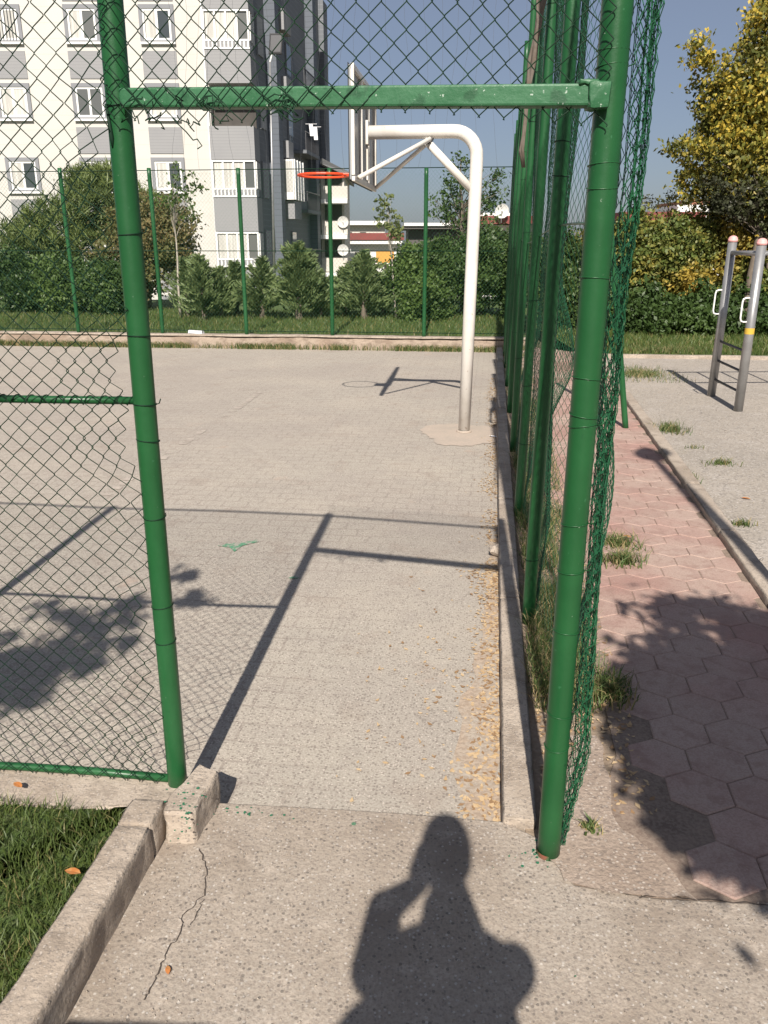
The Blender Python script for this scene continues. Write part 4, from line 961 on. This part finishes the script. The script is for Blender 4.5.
for px, t_, Y, lb_ in ((645, 195, 18.4, 'thin reddish sapling above the hedge by the net'), (668, 190, 18.6, 'tall thin sapling above the hedge left of the yellow tree'), (692, 210, 18.4, 'thin sapling touching the yellow tree')):
    bl = [blob(px, t_+14, Y, 12, 18, .4), blob(px-6, t_+30, Y, 14, 12, .4)]
    b_ = U(px, 325, Y); b_.z = .1
    tree('sapling', b_, U(px, t_, Y), .02, bl, 40, 14, .1, .06, M['purple'] if px == 645 else M['hedgeyel'], M['bark'], lb_, 'sapling', 'saplings above the hedge', .6, 0, 22, .1)
ty = 16.4
bl = [blob(768, 35, ty, 26, 42, .8), blob(750, 85, ty, 40, 40, 1.0), blob(700, 50, ty, 13, 18, .3), blob(708, 75, ty, 16, 20, .4), blob(718, 105, ty, 28, 26, .7), blob(692, 148, ty, 24, 14, .5), blob(722, 148, ty, 40, 36, 1.0),
      blob(770, 150, ty, 46, 60, 1.3), blob(810, 100, ty, 50, 90, 1.6), blob(790, 20, ty, 34, 44, 1.0), blob(692, 185, ty, 18, 16, .4), blob(740, 120, ty, 34, 60, .9), blob(735, 190, ty, 44, 22, .9), blob(775, 205, ty, 40, 24, .9)]
b_ = U(742, 345, ty-1); b_.z = .1
tree('yellow_tree', b_, U(778, 120, ty), .11, bl, 1600, 30, .16, .085, M['yellowleaf'], M['bark'], 'large tree with yellowing leaves over the exercise bars', 'tree', None, .6, -.8, 45, .35)
bl = [blob(745, 200, ty-.5, 36, 24, .7), blob(782, 205, ty-.5, 34, 34, .7), blob(716, 192, ty-.5, 20, 16, .4)]
b_ = U(775, 345, ty-.6); b_.z = .1
tree('plum_tree', b_, U(765, 215, ty-.5), .07, bl, 300, 26, .15, .07, M['purple'], M['bark'], 'dark purple leaved tree under the yellow crown', 'tree', None, .6, 0, 25, .3)
# grass on the lawns (coarse)
pts = []
for _ in range(22000):
    a = random.uniform(-.3, 11.5); o = random.uniform(.22, 5)**1.0; v = wpt(a, o, 0)
    pts.append((v.x, v.y, WT-.01+o/14*.1))
tag(blades(pts, .075, .012, .7, M['grass'], 'grass'), 'mown lawn grass beyond the far fence', 'grass', kind='stuff')
pts = []
for _ in range(16000):
    x = random.uniform(RA.x, 8.5); y = RA.y+.12+random.random()**1.1*4
    pts.append((x, y, .07+(y-RA.y)/13*.1))
tag(blades(pts, .08, .012, .7, M['grass'], 'grass'), 'lawn grass in front of the yellow hedge', 'grass', kind='stuff')
# weeds: strip beside side fence
wp = [tuple(v[:2]) for v in (P(.55, -.02), P(12, -.02), P(12, .36), P(.55, .30))]
pts = scatter(wp, 7000, .05, .55, 2.2)
pts += scatter([tuple(v[:2]) for v in (P(.75, .0), P(1.9, .0), P(1.9, .26), P(.75, .22))], 2600, .05)
pts += scatter([tuple(v[:2]) for v in (P(2.1, .0), P(4.5, .0), P(4.5, .22), P(2.1, .2))], 2200, .05)
tag(blades(pts, .075, .004, 1.2, M['weed'], 'weeds', hj=.7), 'dry and green weeds along the foot of the side fence', 'weeds', kind='stuff')
# weeds along the far wall foot
pts = []
for _ in range(9000):
    a = random.uniform(-.3, 10); 
    if mnoise.noise(Vector((a*1.1, 0, 5))) < -.05 and random.random() < .8: continue
    v = wpt(a, -abs(random.gauss(0, .05))-.01, 0); pts.append(tuple(v))
tag(blades(pts, .095, .009, 1.0, M['weed'], 'weeds'), 'low weeds along the foot of the far wall', 'weeds', kind='stuff')
# weed tufts on the gravel and path
def tuft(px, py, rx, ry, n, h, lab, z=.06):
    c = G(px, py, z); gg = lambda q: max(-1.8, min(1.8, random.gauss(0, 1)))*q; pts = [(c.x+gg(rx), c.y+gg(ry), z) for _ in range(n)]; [(pts.__setitem__(i, (c.x+(pts[i][0]-c.x)*.4, c.y+(pts[i][1]-c.y)*.4, z))) for i in range(n//2)]
    tag(blades(pts, h, .006, 1.3, M['weed'], 'weed_tuft', hj=.6), lab, 'weed tuft', 'weed tufts on the ground')
tuft(670, 431, .10, .10, 420, .07, 'green weed tuft on the gravel beside the path kerb')
tuft(722, 464, .09, .045, 160, .04, 'flat sparse weed on the gravel below the larger tuft')
tuft(694, 448, .05, .04, 50, .03, 'tiny weed on the gravel right of the green tuft')
tuft(742, 525, .06, .03, 140, .03, 'thin creeping weed on the gravel at the right edge')
tuft(618, 545, .07, .06, 420, .05, 'dry tuft on the path edge beside the net')
tuft(622, 563, .07, .05, 420, .06, 'greenish tuft on the path edge below the dry one')
tuft(610, 695, .05, .06, 500, .06, 'yellowish tuft on the path edge near the gate post')
tuft(640, 375, .28, .35, 1500, .06, 'broad weedy patch where the gravel meets the path')
tuft(668, 353, .6, .22, 2200, .09, 'long unmown grass at the lawn kerb')
tuft(692, 478, .02, .12, 60, .04, 'small weed growing at the path kerb')
tuft(590, 830, .018, .015, 60, .03, 'single thin weed on the sandy mortar', .064)
# leaf litter on court edge
def litter(pts, size):
    n = len(pts); c = np.array(pts); V = []; 
    a = RNG.uniform(0, 6.28, n); s = size*RNG.uniform(.5, 1.5, n); tl = RNG.normal(size=(n, 2))*.35
    for k_, (r_, w_) in enumerate(((.5, 0), (0, .25), (-.5, 0), (0, -.25))):
        lx = r_*s; ly = w_*s
        V.append(np.stack([c[:, 0]+lx*np.cos(a)-ly*np.sin(a), c[:, 1]+lx*np.sin(a)+ly*np.cos(a), c[:, 2]+np.abs(lx*tl[:, 0]+ly*tl[:, 1])+.002], 1))
    V = np.stack(V, 1).reshape(-1, 3); return V, np.arange(n*4).reshape(-1, 4)
pts = []
for _ in range(3600):
    s_ = random.uniform(.05, 9)**1.0; 
    if random.random() < .35: s_ = random.uniform(0, 2.6)
    o = -.13-abs(random.gauss(0, .055+.05*max(0, mnoise.noise(Vector((s_*1.5, 0, 0))))))
    if mnoise.noise(Vector((s_*2.2, 7, 0))) < random.uniform(-.5, .35): continue
    v = P(s_, o, 0.001); pts.append(tuple(v))
pts += [tuple(G(random.gauss(440, 40), random.gauss(700, 70), .001)) for _ in range(130)]
V, F = litter(pts, .021)
tag(np_mesh('leaf_litter', V, F, M['litter']), 'straw coloured leaf litter along the court edge', 'leaf litter', kind='stuff')
pts = [tuple(P(random.uniform(.2, 6), random.uniform(.0, .34), .056)) for _ in range(2600)]
V, F = litter(pts, .022); tag(np_mesh('leaf_litter', V, F, M['litter']), 'dry leaf litter among the weeds by the side fence', 'leaf litter', kind='stuff')
# loose crumbs of grit on the slab and court
def grit(pts, r0, name, lab, m):
    n = len(pts); c = np.array(pts); r = r0*RNG.uniform(.4, 1.5, n)
    o8 = np.array([[1,0,0],[-1,0,0],[0,1,0],[0,-1,0],[0,0,.8],[0,0,-.5]], float)
    V = (c[:, None, :]+o8[None]*r[:, None, None]*RNG.uniform(.6, 1.2, (n, 6, 1))).reshape(-1, 3)
    f = np.array([[0,2,4],[2,1,4],[1,3,4],[3,0,4],[2,0,5],[1,2,5],[3,1,5],[0,3,5]]); F = (np.arange(n)[:, None, None]*6+f[None]).reshape(-1, 3)
    tag(np_mesh(name, V, F, m), lab, 'grit', kind='stuff')
pts = [tuple(Vector((random.uniform(-.9, 1.2), random.uniform(1.1, 2.1), .061))) for _ in range(1800)]
pts = [p for p in pts if in_poly(p[0], p[1], slab_poly)]
grit(pts, .0028, 'grit', 'loose grit scattered over the foreground slab', M['slab'])
pts = scatter(gr[:], 6000, .06); pts = [p for p in pts if p[1] < 11 and p[0] < 8]
grit(pts, .008, 'gravel_stones', 'loose stones lying on the gravel ground', M['gravel'])
# single leaves
def leaf(px, py, z, s, rot, lab, m='leaforange'):
    c = G(px, py, z); mb = MB(); out = []
    prof = [(0, -.5), (.18, -.3), (.26, 0), (.2, .25), (0, .52), (-.2, .25), (-.26, 0), (-.18, -.3)]
    vs = [c+Vector((0, 0, .006))]+[c+Vector(((x*math.cos(rot)-y*math.sin(rot))*s, (x*math.sin(rot)+y*math.cos(rot))*s, .003+.18*s*abs(x)*2+.1*s*max(0, y))) for x, y in prof]
    mb.add(vs, [(0, i, i % 8+1) for i in range(1, 9)]); tag(mb.build('fallen_leaf', M[m]), lab, 'leaf', 'single fallen leaves')
leaf(73, 873, .15, .045, 1.4, 'orange fallen leaf lying on the grass at lower left')
leaf(213, 808, .063, .04, .5, 'brown orange leaf beside the entrance kerb')
leaf(168, 971, .063, .025, .3, 'small orange leaf on the slab near the crack')
leaf(627, 537, .075, .05, 1.0, 'pale orange leaf on the path edge beside the net')
leaf(746, 499, .06, .06, 1.2, 'orange leaf lying on the gravel at right')
leaf(18, 786, .13, .04, 1.0, 'brown leaf on the grass under the fence')
leaf(493, 437, .003, .08, 1.2, 'white scrap of paper at the court kerb', 'litterwhite')
# litter at far wall
c = G(191, 343, .0); mb = MB().tube([c+Vector((-.11, 0, .035)), c+Vector((.07, .01, .035))], .035, 10); mb.tube([c+Vector((.07, .01, .035)), c+Vector((.12, .012, .035))], [.035, .014], 10)
tag(mb.build('plastic_bottle', M['litterwhite'], smooth=True), 'white plastic bottle lying at the foot of the far wall', 'bottle')
c = wpt(0, .1, WT+.01); c2 = U(196, 326, wpt(5.6, .1, 0).y); c = Vector((c2.x, c2.y, WT+.01)); mb = MB()
mb.box(-.12, .12, -.05, .05, 0, .05, lambda x, y, z: (c.x+x+.02*math.sin(y*40+z*30), c.y+y+.02*math.sin(x*30), c.z+z+.015*math.sin(x*50)))
tag(mb.build('crumpled_wrapper', M['litterwhite']), 'white crumpled wrapper lying on the far wall coping', 'wrapper')
# broken stone at kerb
c = G(497, 556, .0); mb = MB().ball(c+Vector((0, 0, .03)), .05, .045, .035, 12, 8); 
rk = rough_block('stone', mb, M['kerb'], cut=.02, amp=.012, scale=30, bevel=.001); tag(rk, 'small grey stone lying against the court kerb', 'stone')

# ------------------------------------------------------------------ things behind the camera whose shadows the photo shows
SH = Vector((math.sin(AZ), math.cos(AZ), 0))/math.tan(EL)          # shadow offset per metre of height
def over(px, py, z, gz_=.06): return G(px, py, gz_)-SH*(z-gz_)+Vector((0, 0, z-gz_))
def ell(px, py, z, rx, ry, rz, g=.06): v = over(px, py, z, g); return (v.x, v.y, v.z, rx, ry, rz)
bl = [ell(705, 680, 2.6, .34, .28, .24), ell(745, 740, 2.5, .38, .32, .26), ell(668, 618, 2.8, .16, .13, .10), ell(652, 720, 2.4, .15, .13, .10), ell(640, 755, 2.3, .12, .10, .08), ell(760, 630, 2.8, .24, .2, .18), ell(685, 775, 2.4, .17, .15, .13), ell(725, 830, 2.3, .17, .14, .12), ell(760, 870, 2.2, .16, .12, .12), ell(690, 605, 2.9, .12, .1, .08), ell(800, 720, 2.8, .6, .5, .4), ell(850, 800, 2.8, .6, .5, .4)]
tb = Vector((2.3, -.9, .06))
tree('maple_tree', tb, Vector((2.2, -.6, 3.0)), .06, bl, 540, 24, .10, .075, M['leafmid'], M['bark'], 'leafy tree beside the path whose shadow covers the red paving at right', 'tree', None, .8, 0, 50, .0)
bl = [ell(72, 655, 3.2, .22, .12, .08, 0), ell(100, 625, 3.3, .18, .12, .08, 0), ell(130, 605, 3.4, .11, .08, .05, 0), ell(178, 576, 3.4, .08, .035, .025, 0), ell(192, 600, 3.3, .07, .03, .025, 0), ell(30, 690, 3.1, .15, .1, .06, 0), ell(128, 645, 3.2, .06, .03, .02, 0), ell(50, 615, 3.3, .10, .06, .05, 0), ell(-60, 690, 3.2, .4, .3, .25, 0), ell(-190, 720, 3.2, .6, .4, .35, 0), ell(8, 665, 3.2, .12, .1, .06, 0)]
tree('maple_tree', Vector((-3.4, -1.6, .1)), Vector((-3.1, -1.5, 3.3)), .06, bl, 340, 22, .07, .07, M['leafmid'], M['bark'], 'leafy tree behind the garden lawn whose branch shadow falls on the court at left', 'tree', None, .8, 0, 26, .0)
# street lamp
lz = 4.6; lh_ = over(651, 455, lz); 
lamp = empty('street_lamp', (lh_.x, lh_.y, .06), 'globe headed street lamp beside the path, its shadow crossing the pavers', 'street lamp')
MB().tube([(lh_.x, lh_.y, .0), (lh_.x, lh_.y, lz-.1)], [.05, .035], 12).build('pole', M['steel'], lamp, smooth=True)
MB().ball((lh_.x, lh_.y, lz), .14, .14, .13, 16, 10).build('globe', M['housew'], lamp, smooth=True)
MB().tube([(lh_.x, lh_.y, lz+.14), (lh_.x, lh_.y, lz+.2)], [.08, .03], 12).build('finial', M['steel'], lamp, smooth=True)
# unseen block added left of the photographer, only for its straight shadow edge
wz = .95; e1_ = over(66, 1014, wz); e2_ = over(222, 1019, wz)
mb = MB().prism([(e1_.x, e1_.y), (e2_.x, e2_.y), (e2_.x, e2_.y-.25), (e1_.x, e1_.y-.25)], .0, wz)
tag(rough_block('shadow_block', mb, M['kerb'], cut=.08, amp=.004), 'unseen block added beside the photographer to cast a straight edged shadow', 'shadow caster')

# photographer ----------------------------------------------------------
def person():
    bx0, by0 = -.01, -.27
    root = empty('person', (bx0, by0, .06), 'person standing on the slab holding up a phone with both hands', 'person')
    mb = MB(); KZ = 1.045
    def zz_(q): return Vector((q[0]+bx0, q[1]+by0, q[2]*KZ+.06))
    def cap(a, b, ra, rb, sx=1):
        a = zz_(a); b = zz_(b); n = 10
        mb.tube([a.lerp(b, i/n) for i in range(n+1)], [ra+(rb-ra)*i/n for i in range(n+1)], 14); mb.ball(a, ra, n=14, m=8); mb.ball(b, rb, n=14, m=8)
    def ballp(c, x, y, z): mb.ball(zz_(c), x, y, z, 20, 14)
    for s in (-1, 1):
        cap((s*.095, 0, .92), (s*.11, .01, .50), .088, .058); cap((s*.11, .01, .50), (s*.12, -.02, .10), .056, .038)
        cap((s*.12, -.03, .045), (s*.135, .16, .035), .042, .034)
        el = (-.135, .25, 1.40) if s < 0 else (.135, .22, 1.20); wr = (s*.05, .235, 1.485)
        cap((s*.168, .0, 1.455), el, .056, .046); cap(el, wr, .043, .027)
        cap(wr, (s*.054, .24, 1.525), .025, .028)
        for i in range(4):
            z = 1.50+.021*i; l = (.9, 1, .96, .8)[3-i]
            cap((s*.055, .243, z), (s*.057, .268, z+.004), .0095, .009); cap((s*.057, .268, z+.004), (s*.045, .284, z+.006), .009, .0085); cap((s*.045, .284, z+.006), (s*(.045-.014*l), .285, z+.006), .0085, .0075)
        cap((s*.05, .228, 1.515), (s*.036, .236, 1.545), .012, .010); cap((s*.036, .236, 1.545), (s*.02, .242, 1.563), .010, .0085)
        ballp((s*.073, .12, 1.645), .012, .02, .03)
    ballp((0, 0, .96), .165, .115, .13); ballp((0, -.005, 1.12), .145, .105, .16); ballp((0, 0, 1.30), .18, .12, .17); ballp((0, .0, 1.47), .17, .09, .085); ballp((-.045, .0, 1.24), .185, .12, .2); ballp((-.13, .0, 1.10), .165, .12, .20); ballp((-.10, .02, 1.22), .16, .11, .16)
    cap((0, .0, 1.44), (0, .055, 1.56), .062, .055)
    ballp((.008, .10, 1.69), .067, .09, .122); ballp((0, .135, 1.62), .055, .06, .055)
    ballp((0, .195, 1.635), .014, .022, .02); ballp((0, .19, 1.655), .010, .014, .03)
    for s in (-1, 1): ballp((s*.032, .178, 1.662), .014, .012, .009)
    ballp((0, .183, 1.59), .024, .012, .007)
    me = mb.mesh('body'); o = link('body', me, [M['skin'], M['shirt'], M['trousers']], root)
    md = o.modifiers.new('r', 'REMESH'); md.mode = 'VOXEL'; md.voxel_size = .0075
    dg = bpy.context.evaluated_depsgraph_get(); me2 = bpy.data.meshes.new_from_object(o.evaluated_get(dg))
    o.modifiers.clear(); o.data = me2
    if len(me2.materials) < 3:
        me2.materials.clear()
        for m_ in ('skin', 'shirt', 'trousers'): me2.materials.append(M[m_])
    mi = []
    for p in me2.polygons:
        c_ = p.center; z = c_.z-.06; fx = abs(c_.x-bx0)
        mi.append(2 if z < .98 and z > .09 else (1 if z < 1.47 and z >= .98 and (c_.y-by0) < .2 else 0))
    me2.polygons.foreach_set('material_index', mi); me2.polygons.foreach_set('use_smooth', [True]*len(mi))
    mb2 = MB().ball(Vector((bx0+.008, by0+.088, .06+1.712*1.045)), .075, .096, .120, 20, 14)
    h = link('hair', mb2.mesh('hair'), M['hair'], root, True)
    bm = bmesh.new(); bm.from_mesh(h.data)
    bmesh.ops.delete(bm, geom=[v for v in bm.verts if v.co.y > by0+.15 and v.co.z < .06+1.77 or v.co.z < .06+1.68], context='VERTS'); bm.to_mesh(h.data); bm.free()
    ph = MB().box(-.037, .037, -.016, -.007, H-.115, H+.04).build('phone', M['black'], bevel=.003)
    tag(ph, 'black phone held up sideways by the photographer', 'phone')
person()

# ------------------------------------------------------------------ camera, light, world
cam = bpy.data.cameras.new('camera'); co = bpy.data.objects.new('camera', cam); C.objects.link(co)
co.location = (0, 0, H); co.rotation_euler = (math.pi/2-PITCH, 0, 0)
cam.sensor_fit = 'VERTICAL'; cam.sensor_height = 36; cam.lens = FPX/1024*36; cam.clip_start = .02; cam.clip_end = 6000
sc.camera = co
sun = bpy.data.lights.new('sun', 'SUN'); so = bpy.data.objects.new('sun', sun); C.objects.link(so)
sun.energy = 5.0; sun.angle = R(.55); sun.color = (1, .93, .84)
sdir = Vector((math.sin(AZ)*math.cos(EL), math.cos(AZ)*math.cos(EL), -math.sin(EL)))
so.rotation_euler = sdir.to_track_quat('-Z', 'Y').to_euler()
w = bpy.data.worlds.new('World'); sc.world = w; w.use_nodes = True; nt = w.node_tree
sky = nt.nodes.new('ShaderNodeTexSky'); sky.sky_type = 'NISHITA'; sky.sun_disc = False
sky.sun_elevation = EL; sky.sun_rotation = math.pi+AZ
sky.air_density = 1.0; sky.dust_density = 3.0; sky.ozone_density = 3.0; sky.altitude = 900
bg = nt.nodes['Background']; bg.inputs[1].default_value = .05; mxs = nt.nodes.new('ShaderNodeMix'); mxs.data_type = 'RGBA'; mxs.inputs[0].default_value = .38; mxs.inputs[7].default_value = (4.9, 5.1, 6.3, 1)   # smog veil
nt.links.new(sky.outputs[0], mxs.inputs[6]); nt.links.new(mxs.outputs[2], bg.inputs[0])
sc.view_settings.view_transform = 'Standard'; sc.view_settings.look = 'None'; sc.view_settings.exposure = 0.58; sc.view_settings.gamma = 1
sc.render.resolution_x = 768; sc.render.resolution_y = 1024
